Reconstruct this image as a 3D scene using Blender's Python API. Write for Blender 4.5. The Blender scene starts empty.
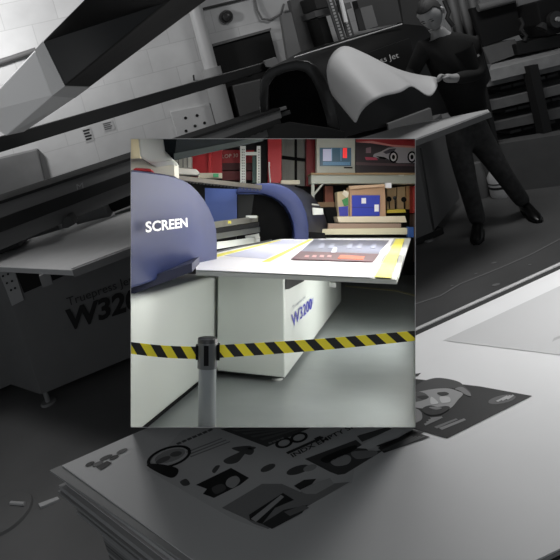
import bpy, bmesh, math, random
from mathutils import Vector, Matrix
random.seed(7)
SC = bpy.context.scene
COL = SC.collection
V = Vector

# ------------------------------------------------------------------ camera
FOC = 560.0
PX, PY = 240.0, 125.0
CAMH = 1.65
CAM = V((0, 0, CAMH))
pitch = math.atan(64.8 / FOC)
roll = math.radians(14.68)
X_ = V((1, 0, 0)); Fh = V((0, 1, 0)); Uw = V((0, 0, 1))
C_ = Fh * math.cos(pitch) - Uw * math.sin(pitch)
V_ = Fh * math.sin(pitch) + Uw * math.cos(pitch)
R_ = X_ * math.cos(roll) - V_ * math.sin(roll)
U_ = X_ * math.sin(roll) + V_ * math.cos(roll)
cd = bpy.data.cameras.new('camera')
cam = bpy.data.objects.new('camera', cd); COL.objects.link(cam)
m = Matrix((R_, U_, -C_)).transposed().to_4x4()
m.translation = CAM
cam.matrix_world = m
cd.sensor_width = 36; cd.lens = 36 * FOC / 560
cd.shift_x = (280 - PX) / 560; cd.shift_y = (PY - 280) / 560
cd.clip_start = 0.02; cd.clip_end = 60
SC.camera = cam

def ray(px, py):
    return R_ * ((px - PX) / FOC) + U_ * (-(py - PY) / FOC) + C_

# shop frame: world itself.  at = on level z, dp = at distance y
def at(px, py, z=0.0):
    d = ray(px, py); return CAM + d * ((z - CAMH) / d.z)
def dp(px, py, y):
    d = ray(px, py); return CAM + d * (y / d.y)
def onplane(px, py, p, n):
    d = ray(px, py); return CAM + d * ((p - CAM).dot(n) / d.dot(n))

# bay frame (the brightly lit print bay in the middle), metres of its own times S
S = 1 / 6.8
k_ = 97 / FOC
iW = (U_ + C_ * k_).normalized()
iG = (C_ - U_ * k_).normalized()
iR = R_.copy()
EYE = 1.5
def iv(x, y, z):            # vector in the bay frame
    return (iR * x + iG * y + iW * z) * S
def ip(x, y, z):
    return CAM + iv(x, y, z - EYE)
def iat(px, py, z=0.0):
    d = ray(px, py); return CAM + d * ((z - EYE) * S / d.dot(iW))
def idp(px, py, y):
    d = ray(px, py); return CAM + d * (y * S / d.dot(iG))
def inv(p):
    q = p - CAM; return V((q.dot(iR) / S, q.dot(iG) / S, q.dot(iW) / S + EYE))

# section planes of the bay (left, right, top, bottom faces of its case)
CX0, CX1, CY0, CY1 = 131.0, 415.0, 139.0, 427.0
def sec_planes(m=0.0):
    a, b, c, d = CX0 - m, CX1 + m, CY0 - m, CY1 + m
    r = lambda x, y: ray(x, y)
    cen = ray((a + b) / 2, (c + d) / 2)
    out = []
    for u, w in ((r(a, c), r(a, d)), (r(b, c), r(b, d)), (r(a, c), r(b, c)), (r(a, d), r(b, d))):
        n = u.cross(w).normalized()
        if n.dot(cen) > 0: n = -n
        out.append(n)
    return out
SEC = sec_planes()

# ------------------------------------------------------------------ materials
def lin(v):
    v = v / 255.0
    return v / 12.92 if v <= 0.04045 else ((v + 0.055) / 1.055) ** 2.4
def rgb(*c):
    if len(c) == 1: c = c * 3
    return tuple(lin(x) for x in c) + (1,)
MATS = {}
def mat(name, col, rough=0.6, metal=0.0, noise=0.0, scale=8.0, bump=0.0, emit=0.0, spec=0.5, alpha=1.0, coat=0.0):
    if name in MATS: return MATS[name]
    m = bpy.data.materials.new(name); m.use_nodes = True
    nt = m.node_tree; b = nt.nodes['Principled BSDF']
    b.inputs['Base Color'].default_value = col
    b.inputs['Roughness'].default_value = rough
    b.inputs['Metallic'].default_value = metal
    b.inputs['Specular IOR Level'].default_value = spec
    b.inputs['Coat Weight'].default_value = coat
    tc = nt.nodes.new('ShaderNodeTexCoord')
    nz = nt.nodes.new('ShaderNodeTexNoise'); nz.inputs['Scale'].default_value = scale
    nz.inputs['Detail'].default_value = 6
    nt.links.new(tc.outputs['Object'], nz.inputs['Vector'])
    if noise > 0:
        cr = nt.nodes.new('ShaderNodeMapRange')
        cr.inputs['From Min'].default_value = 0.3; cr.inputs['From Max'].default_value = 0.7
        cr.inputs['To Min'].default_value = 1 - noise; cr.inputs['To Max'].default_value = 1 + noise
        nt.links.new(nz.outputs['Fac'], cr.inputs['Value'])
        mx = nt.nodes.new('ShaderNodeVectorMath'); mx.operation = 'SCALE'
        mx.inputs[0].default_value = col[:3]
        nt.links.new(cr.outputs['Result'], mx.inputs['Scale'])
        nt.links.new(mx.outputs['Vector'], b.inputs['Base Color'])
    if bump > 0:
        bp = nt.nodes.new('ShaderNodeBump'); bp.inputs['Strength'].default_value = bump
        bp.inputs['Distance'].default_value = 0.01
        nt.links.new(nz.outputs['Fac'], bp.inputs['Height']); nt.links.new(bp.outputs['Normal'], b.inputs['Normal'])
    if emit > 0:
        b.inputs['Emission Color'].default_value = col; b.inputs['Emission Strength'].default_value = emit
    if alpha < 1: b.inputs['Alpha'].default_value = alpha
    MATS[name] = m
    return m

# ------------------------------------------------------------------ mesh builder
def tag(o, label=None, cat=None, group=None, kind=None):
    if label: o['label'] = label
    if cat: o['category'] = cat
    if group: o['group'] = group
    if kind: o['kind'] = kind
    return o
def thing(name, loc, label, cat, group=None):
    o = bpy.data.objects.new(name, None); COL.objects.link(o); o.location = loc
    o.empty_display_size = 0.05
    return tag(o, label, cat, group)

class MB:
    def __init__(s): s.v = []; s.f = []; s.uv = {}
    def add(s, vs, fs):
        n = len(s.v); s.v += [V(p) for p in vs]
        for f in fs: s.f.append(tuple(i + n for i in f))
        return s
    def ext(s, pts, vec):                       # closed polygon extruded by vec
        n = len(pts); vec = V(vec)
        s.add(list(pts) + [V(p) + vec for p in pts],
              [tuple(range(n))[::-1], tuple(range(n, 2 * n))] + [(i, (i + 1) % n, n + (i + 1) % n, n + i) for i in range(n)])
        return s
    def loft(s, rings, cap0=True, cap1=True, closed=True):
        n = len(rings[0]); vs = [V(p) for r in rings for p in r]; fs = []
        for k in range(len(rings) - 1):
            for i in range(n if closed else n - 1):
                j = (i + 1) % n
                fs.append((k * n + i, k * n + j, (k + 1) * n + j, (k + 1) * n + i))
        if closed and cap0: fs.append(tuple(range(n))[::-1])
        if closed and cap1: fs.append(tuple(range((len(rings) - 1) * n, len(rings) * n)))
        return s.add(vs, fs)
    def ring(s, outer, inner, vec):             # frame-like plate between two outlines
        n = len(outer); vec = V(vec)
        vs = list(outer) + list(inner) + [V(p) + vec for p in outer] + [V(p) + vec for p in inner]; fs = []
        for i in range(n - 1):
            j = i + 1
            fs += [(i, j, n + j, n + i), (2*n + i, 3*n + i, 3*n + j, 2*n + j), (i, 2*n + i, 2*n + j, j), (n + i, n + j, 3*n + j, 3*n + i)]
        fs += [(0, n, 3*n, 2*n), (n - 1, 3*n - 1, 4*n - 1, 2*n - 1)]
        return s.add(vs, fs)
    def box(s, c, a, b, h):                     # centre, three half vectors
        c, a, b, h = V(c), V(a), V(b), V(h)
        return s.ext([c - a - b - h, c + a - b - h, c + a + b - h, c - a + b - h], h * 2)
    def tube(s, pts, r, n=12, cap=True):
        pts = [V(p) for p in pts]; rings = []
        rs = r if isinstance(r, (list, tuple)) else [r] * len(pts)
        ref = None
        for i, p in enumerate(pts):
            t = (pts[min(i + 1, len(pts) - 1)] - pts[max(i - 1, 0)]).normalized()
            if ref is None:
                ref = t.cross(V((0, 0, 1)));
                if ref.length < 0.1: ref = t.cross(V((1, 0, 0)))
            ref = (ref - t * ref.dot(t)).normalized(); w = t.cross(ref)
            rings.append([p + (ref * math.cos(2*math.pi*k/n) + w * math.sin(2*math.pi*k/n)) * rs[i] for k in range(n)])
        return s.loft(rings, cap, cap)
    def build(s, name, material, parent=None, bevel=0.0, cut=False, smooth=False, seg=2, origin=None):
        bm = bmesh.new()
        vs = [bm.verts.new(p) for p in s.v]
        for f in s.f:
            try: bm.faces.new([vs[i] for i in f])
            except ValueError: pass
        bmesh.ops.remove_doubles(bm, verts=bm.verts, dist=1e-6)
        bmesh.ops.recalc_face_normals(bm, faces=bm.faces)
        if bevel > 0:
            es = [e for e in bm.edges if len(e.link_faces) == 2 and e.calc_face_angle(0) > 0.6]
            bmesh.ops.bevel(bm, geom=es, offset=bevel, segments=seg, profile=0.5, affect='EDGES', clamp_overlap=True)
        if cut:
            for n in SEC:
                g = bm.verts[:] + bm.edges[:] + bm.faces[:]
                bmesh.ops.bisect_plane(bm, geom=g, dist=1e-7, plane_co=CAM, plane_no=n, clear_outer=True)
            if not bm.faces:
                bm.free(); print('EMPTY after section', name); return None
        if origin is None:
            if parent is not None: L = parent['_o'] if '_o' in parent else parent.location.copy()
            else:
                co = [v.co for v in bm.verts]
                L = V((sum(c.x for c in co) / len(co), sum(c.y for c in co) / len(co), min(c.z for c in co)))
        else: L = V(origin)
        L = V(L)
        for v in bm.verts: v.co -= L
        if smooth:
            for f in bm.faces: f.smooth = True
            for e in bm.edges:
                if len(e.link_faces) == 2 and e.calc_face_angle(0) > 0.7: e.smooth = False
        me = bpy.data.meshes.new(name); bm.to_mesh(me); bm.free()
        me.materials.append(material)
        o = bpy.data.objects.new(name, me); COL.objects.link(o)
        if parent is not None:
            o.parent = parent
            if parent.type == 'MESH': WORLD[o.name] = L
        else: o.location = L
        WORLD[o.name] = L
        return o
WORLD = {}
def sub(mb, name, material, parent, **k):
    """sub-part of a mesh part: same origin as its parent part"""
    return mb.build(name, material, parent, origin=WORLD[parent.name], **k)

def text_on(s, p0, p1, up, name, material, parent, thick=0.001, bold=0.0, shear=0.0, cut=False, width=None):
    """lettering whose baseline runs p0->p1 and whose capitals rise by vector up"""
    cu = bpy.data.curves.new('t', 'FONT'); cu.body = s; cu.size = 1; cu.offset = bold; cu.shear = shear
    cu.extrude = 0.0; cu.resolution_u = 3
    to = bpy.data.objects.new('t', cu); COL.objects.link(to)
    dg = bpy.context.evaluated_depsgraph_get(); dg.update()
    me = bpy.data.meshes.new_from_object(to.evaluated_get(dg))
    xs = [v.co.x for v in me.vertices]; ys = [v.co.y for v in me.vertices]
    x0, x1 = min(xs), max(xs); y0 = 0.0; y1 = 0.69
    base = V(p1) - V(p0); up = V(up)
    n = base.cross(up).normalized()
    if n.dot(CAM - V(p0)) < 0: n = -n
    vs = [V(p0) + base * ((v.co.x - x0) / (x1 - x0)) + up * ((v.co.y - y0) / (y1 - y0)) + n * thick for v in me.vertices]
    mb = MB(); mb.add(vs, [tuple(p.vertices) for p in me.polygons])
    bpy.data.objects.remove(to); bpy.data.meshes.remove(me); bpy.data.curves.remove(cu)
    if parent is None: return mb.build(name, material, cut=cut)
    return mb.build(name, material, parent, cut=cut, origin=WORLD[parent.name] if parent.type == 'MESH' else None)

def patch(pts, name, material, parent, lift, cut=False):
    """thin printed patch; lift = outward offset vector (also its thickness)"""
    mb = MB(); mb.ext([V(p) + V(lift) * 0.3 for p in pts], V(lift) * 0.7)
    return mb.build(name, material, parent, cut=cut, origin=WORLD[parent.name] if parent.type == 'MESH' else None)

Z = V((0, 0, 1))
#%%MATERIALS
G = {}
def gray(v, rough=0.6, **k):
    key = 'grey_%d_%d' % (v, int(rough * 100)) + ''.join('_%s%g' % kv for kv in sorted(k.items()))
    return mat(key, rgb(v), rough, **k)
black = mat('black_plastic', rgb(18, 18, 20), 0.45, noise=0.1)
blackm = mat('black_matte', rgb(12, 12, 13), 0.8, noise=0.1)
paper = mat('white_paper', rgb(226), 0.55, noise=0.02, scale=4)
paper2 = mat('grey_white_board', rgb(205, 202, 203), 0.7, noise=0.05, scale=10)

def wall_mat():
    m = bpy.data.materials.new('painted_block_wall'); m.use_nodes = True
    nt = m.node_tree; b = nt.nodes['Principled BSDF']; b.inputs['Roughness'].default_value = 0.7
    uv = nt.nodes.new('ShaderNodeUVMap')
    br = nt.nodes.new('ShaderNodeTexBrick')
    br.inputs['Scale'].default_value = 1.0
    br.inputs['Brick Width'].default_value = 0.44; br.inputs['Row Height'].default_value = 0.215
    br.inputs['Mortar Size'].default_value = 0.004; br.inputs['Mortar Smooth'].default_value = 0.4
    br.inputs['Color1'].default_value = rgb(222); br.inputs['Color2'].default_value = rgb(214); br.inputs['Mortar'].default_value = rgb(200)
    nz = nt.nodes.new('ShaderNodeTexNoise'); nz.inputs['Scale'].default_value = 3; nz.inputs['Detail'].default_value = 8
    nt.links.new(uv.outputs['UV'], nz.inputs['Vector'])
    mr = nt.nodes.new('ShaderNodeMapRange'); mr.inputs['From Min'].default_value = .3; mr.inputs['From Max'].default_value = .7
    mr.inputs['To Min'].default_value = .86; mr.inputs['To Max'].default_value = 1.05
    sc = nt.nodes.new('ShaderNodeVectorMath'); sc.operation = 'SCALE'
    nt.links.new(uv.outputs['UV'], br.inputs['Vector']); nt.links.new(nz.outputs['Fac'], mr.inputs['Value'])
    nt.links.new(br.outputs['Color'], sc.inputs[0]); nt.links.new(mr.outputs['Result'], sc.inputs['Scale'])
    nt.links.new(sc.outputs['Vector'], b.inputs['Base Color'])
    bp = nt.nodes.new('ShaderNodeBump'); bp.inputs['Strength'].default_value = .2; bp.inputs['Distance'].default_value = .003
    inv_ = nt.nodes.new('ShaderNodeMath'); inv_.operation = 'SUBTRACT'; inv_.inputs[0].default_value = 1
    nt.links.new(br.outputs['Fac'], inv_.inputs[1]); nt.links.new(inv_.outputs[0], bp.inputs['Height'])
    nt.links.new(bp.outputs['Normal'], b.inputs['Normal'])
    return m

# =================================================================== THE SHOP (dim, neutral grey)
DW = V((math.cos(math.radians(14.9)), math.sin(math.radians(14.9)), 0))   # along printer and back wall
NW = V((-DW.y, DW.x, 0))                                                  # away from the camera
W0 = V((0, 5.25, 0))
def wp(px, py, off=0.0):              # point on the back wall (off = distance in front of it)
    return onplane(px, py, W0 - NW * off, NW)

o = MB().ext([V((-6, -1.5, -0.1)), V((8, -1.5, -0.1)), V((8, 9, -0.1)), V((-6, 9, -0.1))], V((0, 0, 0.1))).build(
    'floor', mat('painted_concrete_floor', rgb(110), 0.42, noise=0.12, scale=2.5, bump=0.05)); tag(o, kind='structure')
a, b = W0 - DW * 6.0, W0 + DW * 8.5
wm = MB().ext([a, b, b + NW * .15, a + NW * .15], V((0, 0, 3.25)))
o = wm.build('wall_back', wall_mat(), origin=(0, 0, 0)); tag(o, kind='structure')
uvl = o.data.uv_layers.new(name='UVMap')
for p in o.data.polygons:
    for li in p.loop_indices:
        c = o.data.vertices[o.data.loops[li].vertex_index].co
        uvl.data[li].uv = ((c - W0).dot(DW), c.z)
zc = 2.83
o = MB().ext([V((-6, -1.5, zc)), V((8, -1.5, zc)), V((8, 9, zc)), V((-6, 9, zc))], V((0, 0, 0.1))).build('ceiling', gray(120, .8)); tag(o, kind='structure')

# ---- things on the back wall
def wall_poly(pts, t=0.03, off=0.0):
    return MB().ext([wp(x, y, off) for x, y in pts], -NW * t)
o = MB().tube([wp(-40, 74, .04), wp(0, 62, .04), wp(36, 50, .04)], .024).build('conduit_pipe', gray(110), smooth=True)
tag(o, 'grey conduit pipe running along the white block wall behind the overhead arm', 'pipe')
# notices
for pts, lab in (([(81, 129), (90, 126.5), (94.5, 140), (86, 143)], 'small notice with black print on the white block wall, the left one of two'),
                 ([(101, 123), (112, 120), (115.5, 129), (104, 132)], 'small pale grey notice on the white block wall, the right one of two')):
    n = wall_poly(pts, .006).build('wall_notice', gray(200)); tag(n, lab, 'notice', 'notices on the block wall')
    cx = sum(p[0] for p in pts) / 4; cy = sum(p[1] for p in pts) / 4
    ts = (-.6, -.2, .2, .6)
    for i, t in enumerate(ts):
        A_ = V(pts[0] + (0,)); B_ = V(pts[1] + (0,)); D_ = V(pts[3] + (0,)); u = (B_ - A_); w = (D_ - A_)
        def q(s_, r_): p = A_ + u * s_ + w * r_; return wp(p.x, p.y, .006)
        r0 = .12 + i * .2
        patch([q(.12, r0), q(.85 - .12 * (i % 2), r0), q(.85 - .12 * (i % 2), r0 + .12), q(.12, r0 + .12)], 'printed_line', gray(40 if lab[20] == 'b' or 'black' in lab else 110), n, -NW * .003)
# round pipe column
colm = thing('pipe_column', wp(234, 200, .12), 'pale round pipe column with a wider lower casing against the block wall', 'column')
MB().tube([wp(191, -8, .1), wp(213.5, 78, .1)], .062, 20).build('pipe', gray(205, .45), colm, smooth=True)
c0 = wp(211, 68, .1)
MB().tube([c0, c0 + V((0, 0, -1.6))], .088, 20).build('casing', gray(175, .5), colm, smooth=True)
# bell
bl = thing('wall_bell', wp(226, 17, 0), 'round dark alarm bell on the block wall right of the pipe column', 'bell')
c0 = wp(226, 17, 0)
MB().tube([c0, c0 - NW * .03], .062, 24).build('base', gray(90), bl, smooth=True)
MB().tube([c0 - NW * .03, c0 - NW * .06, c0 - NW * .075], [.05, .045, .015], 24).build('gong', gray(55, .3), bl, smooth=True)
# hook
o = MB().tube([wp(194, 80, .0), wp(194, 80, .06), wp(193.5, 75, .07)], .008, 8).build('wall_hook', gray(60)); tag(o, 'small dark hook on the block wall left of the pipe column', 'hook')
# dark doorway opening
dr = wall_poly([(211, 46), (269, 30), (277, 62), (290, 108), (226, 128)], .02).build('door_1', mat('dark_opening', rgb(20), .8)); tag(dr, kind='structure')
o = wall_poly([(209, 45), (269.5, 28.5), (269, 31), (210, 47.5)], .05).build('trim_1', gray(110)); tag(o, kind='structure')
o = wall_poly([(229, 86), (262, 78), (276, 130), (242, 138)], .12, .02).build('grey_locker', gray(84, .5), bevel=.01); tag(o, 'plain grey metal locker door behind the printer beam, right of the pipe column', 'locker')
# perforated white panel
pp = thing('perforated_panel', wp(192, 130, .0), 'white wall panel with round holes hanging left of the pipe column', 'panel')
plate = wall_poly([(170, 112), (209, 103.5), (222, 150), (183, 158)], .03).build('plate', gray(215, .5), pp, bevel=.004)
wall_poly([(208.5, 103.5), (211, 103), (224, 150), (221.5, 150)], .045).build('side_edge', gray(110), pp)
for x, y in ((185.5, 118), (197, 115.5), (195, 126), (204.5, 123), (203.5, 135), (194, 139), (186, 131)):
    c0 = wp(x, y, .03); sub(MB().tube([c0, c0 - NW * .004], .014, 14), 'hole', blackm, plate)
# grey block at left, added to stand for a shadowed wall recess
o = wall_poly([(-4, 158), (38, 148), (47, 186), (9, 205), (0, 230)], .1).build('recess_block', gray(128, .5, noise=.2, scale=3), bevel=.01); tag(o, 'mid grey block standing in for a shadowed wall recess at the far left above the printer rail', 'cabinet')
# cable on the wall
o = MB().tube([wp(254, -5, .02), wp(257, 10, .03), (wp(262, 19, .04)), wp(270, 20, .04), wp(281, 14, .03), wp(284, 4, .02)], .011, 8).build('wall_cable', gray(120), smooth=True); tag(o, 'looped grey cable on the wall above the dark doorway', 'cable')
o = MB().tube([wp(203, 9, .02), wp(240, 0, .02), wp(262, -6, .02)], .012, 8).build('wall_cable', gray(70), smooth=True); tag(o, 'thin dark cable running level above the round bell', 'cable')

# ---- overhead arm (upper left)
arm = thing('overhead_arm', dp(70, 100, 2.6), 'black and pale grey box-section overhead arm jutting in at upper left', 'machine arm')
def armsec(E1, E2, E3, d, back=.35):
    p1, p2, p3 = dp(*E1, d), dp(*E2, d), dp(*E3, d + .16)
    return [p1, p2, p3, p3 + NW * .25 + Z * .1, p1 + NW * back]
s0 = armsec((-24, 114), (6, 136), (24, 132), 2.95)
s1 = armsec((43, 41), (65, 86), (90, 87), 2.62)
s1b = armsec((35, 50), (52, 96), (75, 98), 2.66)
s2 = armsec((84, 0), (167, 3), (208, -1), 2.25)
s3 = armsec((108, -28), (215, -36), (256, -38), 2.1)
MB().loft([s1, s2, s3]).build('black_housing', mat('arm_black', rgb(22), .35), arm, bevel=.006)
MB().loft([s1b, s1]).build('collar', gray(215, .5), arm)
MB().loft([s0, s1b]).build('grey_housing', gray(240, .5), arm, bevel=.006)

# ---- far storage: uprights, boards, curtain behind the printer (mid right)
def farbox(pts, d, t, name, material, label, cat, group=None, bevel=.0):
    o = MB().ext([dp(x, y, d) for x, y in pts], NW * t).build(name, material, bevel=bevel); tag(o, label, cat, group); return o
BACKY = 5.15
farbox([(281, 15), (291, 12), (303, 60), (289, 66)], 5.0, .05, 'door_panel', gray(120, .7), 'narrow pale grey panel standing right of the dark doorway', 'panel')
farbox([(290, 0), (312, -6), (327, 52), (303, 60)], 5.2, .08, 'wall_board', gray(98, .8, noise=.1), 'grey board leaning on the back wall behind the arched housing', 'board')
farbox([(313, -4), (328, -9), (332, 6), (317, 9)], 4.9, .3, 'storage_box', gray(24), 'black storage box on the rack, upper one', 'box', 'dark boxes on the rack')
farbox([(318, 18), (326, 16), (334, 42), (326, 44)], 4.95, .3, 'storage_box', gray(26), 'black storage box on the rack, lower one', 'box', 'dark boxes on the rack')
farbox([(314, 11), (350, 2), (352, 8), (316, 17)], 4.9, .4, 'rack_shelf', gray(95), 'grey rack shelf between two black storage boxes', 'shelf')
for i, (a_, b_, lab) in enumerate((((329, -4), (343, 40), 'left'), ((338, -6), (351, 36), 'right'))):
    t = thing('rack_upright', dp(*b_, 4.75), 'perforated dark metal rack upright above the printer, %s one' % lab, 'rack post', 'perforated rack uprights')
    p0, p1 = dp(*a_, 4.75), dp(*b_, 4.75)
    d_ = (p1 - p0)
    st = MB().ext([p0 - X_ * .03, p0 + X_ * .03, p1 + X_ * .03, p1 - X_ * .03], V((0, .04, 0))).build('post', gray(70, .5), t)
    for k in range(14):
        c = p0 + d_ * ((k + .5) / 14)
        sub(MB().box(c - V((0, .003, 0)), X_ * .01, Z * .009, V((0, .002, 0))), 'slot', gray(170), st)
o = MB().tube([dp(340, -4, 4.7), dp(346, 22, 4.7)], .018, 10).build('fluorescent_tube', gray(235, .4)); tag(o, 'thin pale tube leaning between the two rack uprights', 'tube')
farbox([(357, 0), (395, -12), (402, 22), (364, 30)], 5.0, .1, 'wall_board', gray(70, .8), 'dark grey board behind the curled paper sheet', 'board')
farbox([(360, 8), (372, 5), (378, 26), (366, 30)], 4.9, .1, 'panel', gray(112, .7), 'small pale grey panel above the curled paper sheet', 'panel')
farbox([(398, -16), (425, -22), (430, 30), (405, 36)], 5.1, .1, 'partition', gray(64, .8), 'dim grey partition behind the operator on his left side', 'partition')
# curtain behind the person
cur = []
for k in range(15):
    u = k / 14; cur.append((441 + u * 34, -10 - u * 8, 5.15 + .06 * math.sin(u * 22)))
rings = [[dp(x, y, d) for x, y, d in cur], [dp(x + 17, y + 66, d) for x, y, d in cur]]
mbc = MB(); mbc.loft(rings, closed=False); 
o = mbc.build('strip_curtain', gray(118, .6), smooth=True); sm = o.modifiers.new('s', 'SOLIDIFY'); sm.thickness = .01
tag(o, 'pale hanging strip curtain right behind the operator', 'curtain')
o = MB().tube([dp(444, 0, 4.8), dp(449, 12, 4.8), dp(447, 18, 4.8), dp(453, 26, 4.8)], .02, 8).build('hanging_chain', gray(40), smooth=True); tag(o, 'dark chain hanging beside the operator\'s ear', 'chain')
# dark screen with roll on top
ds = thing('dark_window', dp(495, 45, 5.0), 'large black screen under a pale roll on the wall right of the operator', 'screen')
MB().ext([dp(x, y, 4.86) for x, y in ((471, 8), (516, -1), (522, 34), (484, 47))], NW * .05).build('panel', blackm, ds, bevel=.008)
MB().tube([dp(478, 8, 4.8), dp(514, -1.5, 4.8)], .035, 14).build('roll', gray(120, .6), ds, smooth=True)
farbox([(483, 48), (515, 39), (521, 53), (490, 64)], 4.8, .2, 'cardboard_box', gray(104, .8, noise=.1), 'grey cardboard box on the workbench under the black screen', 'box')
farbox([(516, -8), (536, -10), (545, 26), (530, 36), (524, 34)], 4.9, .05, 'wall_panel', gray(140, .7), 'pale upright panel right of the black screen', 'panel')
o = MB().tube([dp(520, 18, 4.75), dp(523, 24, 4.75), dp(521, 30, 4.75), dp(526, 36, 4.75), dp(524, 41, 4.75)], .018, 8).build('hanging_chain', gray(45), smooth=True); tag(o, 'dark chain hanging down the pale upright panel above the workbench', 'chain')
o = MB().ext([dp(x, y, 4.75) for x, y in ((516, 44), (562, 33), (566, 46), (519, 55))], NW * .3).build('black_case', mat('case_black', rgb(18), .6), bevel=.01); tag(o, 'long black case lying on the workbench top', 'case')
ma = thing('bench_machine', dp(552, 32, 4.7), 'dark bench machine with a round chrome dial at the top right corner', 'machine')
MB().ext([dp(x, y, 4.7) for x, y in ((537, 2), (566, -6), (572, 30), (548, 36), (541, 24))], NW * .3).build('body', blackm, ma, bevel=.01)
c0 = dp(553, 20, 4.68); MB().tube([c0, c0 - NW * .04], .07, 18).build('dial', gray(45, .3), ma, smooth=True)
c0 = c0 - NW * .04; MB().tube([c0, c0 - NW * .02], .02, 12).build('dial_cap', gray(190, .25), ma, smooth=True)
o = MB().tube([dp(541, 29, 4.62), dp(544, 23, 4.62)], [.05, .02], 12).build('dark_cone', gray(50)); tag(o, 'small dark cone standing before the bench machine', 'cone')

# workbench with stacked board shelves
wb = thing('workbench', at(530, 190, 0), 'long wooden workbench with open shelves of pale boards at right', 'workbench')
def bb(pts, d, t, name, v, **k): return MB().ext([dp(x, y, d) for x, y in pts], NW * t).build(name, gray(v, .75, noise=.12, scale=12), wb, bevel=.004)
top = MB().ext([dp(489, 70, 4.55), dp(600, 43, 4.55), dp(600, 31, 5.0), dp(492, 61, 5.0)], V((0, 0, -.1))).build('bench_top', gray(160, .7, noise=.12, scale=12), wb, bevel=.004)
bb([(480, 79), (600, 50), (604, 60), (484, 88)], 4.6, .35, 'shelf_board', 128)
bb([(485, 102), (606, 74), (609, 83), (488, 111.5)], 4.6, .35, 'shelf_board', 118)
bb([(492, 123), (611, 97), (614, 108), (496, 131)], 4.6, .35, 'shelf_board', 100)
bb([(499, 141), (616, 122), (618, 128), (501, 146)], 4.6, .35, 'shelf_board', 90)
bb([(482, 84), (600, 56), (618, 150), (502, 158)], 4.95, .03, 'back_panel', 22)
for q, lab in (([(529, 66), (538, 64), (553, 136), (545, 138)], 0), ([(480, 78), (485, 77), (500, 150), (496, 151)], 1)):
    MB().ext([dp(x, y, 4.5) for x, y in q], NW * .08).build('post', gray(32, .7), wb)
for k in range(3):
    y0 = (86, 109, 130)[k]
    for j in range(4):
        x0 = 500 + k * 5 + j * 13 + (j > 1) * 8
        if x0 > 556: continue
        yy = y0 - .245 * (x0 - 488 - k * 5)
        g_ = MB().ext([dp(x0, yy + 4, 4.66), dp(x0 + 11, yy + 1.3, 4.66), dp(x0 + 11.5, yy + 4, 4.66), dp(x0 + .5, yy + 6.7, 4.66)], NW * .25)
        o = g_.build('board_offcut', gray(60 + 12 * ((j + k) % 3), .8)); tag(o, 'pale board offcut lying on the %s bench shelf, %s from the left' % (('upper', 'middle', 'lowest')[k], ('first', 'second', 'third', 'fourth')[j]), 'board', 'offcuts on the bench shelves')
# grey skirting cabinet under the bench
p0, p1 = at(476, 196), at(600, 181)
o = MB().ext([p0, p1, p1 + NW * .2, p0 + NW * .2], V((0, 0, .42))).build('low_partition', gray(98, .7, noise=.08)); tag(o, 'low plain grey partition below the workbench', 'partition')
# pale jug and bag between the legs
jg = thing('plastic_jug', at(496, 192), 'white plastic jug with dark label standing behind the operator\'s legs', 'jug')
c0 = at(496, 194); c0.z = 0
c0.y -= .08
jb = MB().tube([c0 + Z * h for h in (0, .02, .17, .22, .25)], [.07, .078, .078, .05, .03], 20).build('jug_body', gray(235, .4), jg, smooth=True)
MB().tube([c0 + Z * h for h in (.25, .28)], [.034, .034], 16).build('cap', gray(60), jg, smooth=True)
MB().tube([c0 + Z * h for h in (.08, .1)], [.0795, .0795], 20, False).build('label_band', gray(50), jg, smooth=True)
MB().tube([c0 + Z * h for h in (.12, .13)], [.0795, .0795], 20, False).build('label_band', gray(70), jg, smooth=True)
c1 = at(481, 196); c1.y -= .02
o = MB().tube([c1 + Z * h for h in (0, .1, .2, .3)], [.06, .07, .06, .045], 14).build('grey_sack', gray(120, .8), smooth=True); tag(o, 'slim pale grey sack beside the plastic jug', 'sack')

# ---- the wide printer
A = at(41, 395, .07); B = at(433, 232, .07); DP = (B - A).normalized(); NP = V((-DP.y, DP.x, 0))
prn = thing('wide_format_printer', V((A.x, A.y, 0)), 'dim grey wide-format flatbed printer with black arched carriage housing filling the left', 'printer')
TOPZ = .80
# end of the right face and stepped left end
E = at(460, 198, .07); L1 = at(11, 385, .07)
L0 = L1 - DP * 1.2
pm = gray(150, .5, noise=.03)
base = MB().ext([A, B, E, E - DP * .6 + NP * .3, L0 + NP * .9, L0, L1], V((0, 0, TOPZ - .07))).build('base_cabinet', gray(118, .5, noise=.04), prn, bevel=.006)
vplane = (A, NP)
def pv(px, py, off=.0): return onplane(px, py, A - NP * off, NP)
sub(MB().ext([pv(15, 271, .006), pv(72, 262, .006), pv(66, 275, .006), pv(24, 293, .006)], NP * .004), 'recess', blackm, base)
# corner flange with screws
fl = MB().ext([pv(-2, 271, .012), pv(14, 269, .012), pv(24, 300, .012), pv(12, 306, .012), pv(6, 290, .012)], NP * .01).build('flange', gray(175, .5), prn)
for x, y in ((3, 276), (8, 274), (7, 283), (12, 281), (11, 290), (15, 288)):
    c0 = pv(x, y, .014); sub(MB().tube([c0, c0 - NP * .004], .006, 8), 'screw', blackm, fl)
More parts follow.
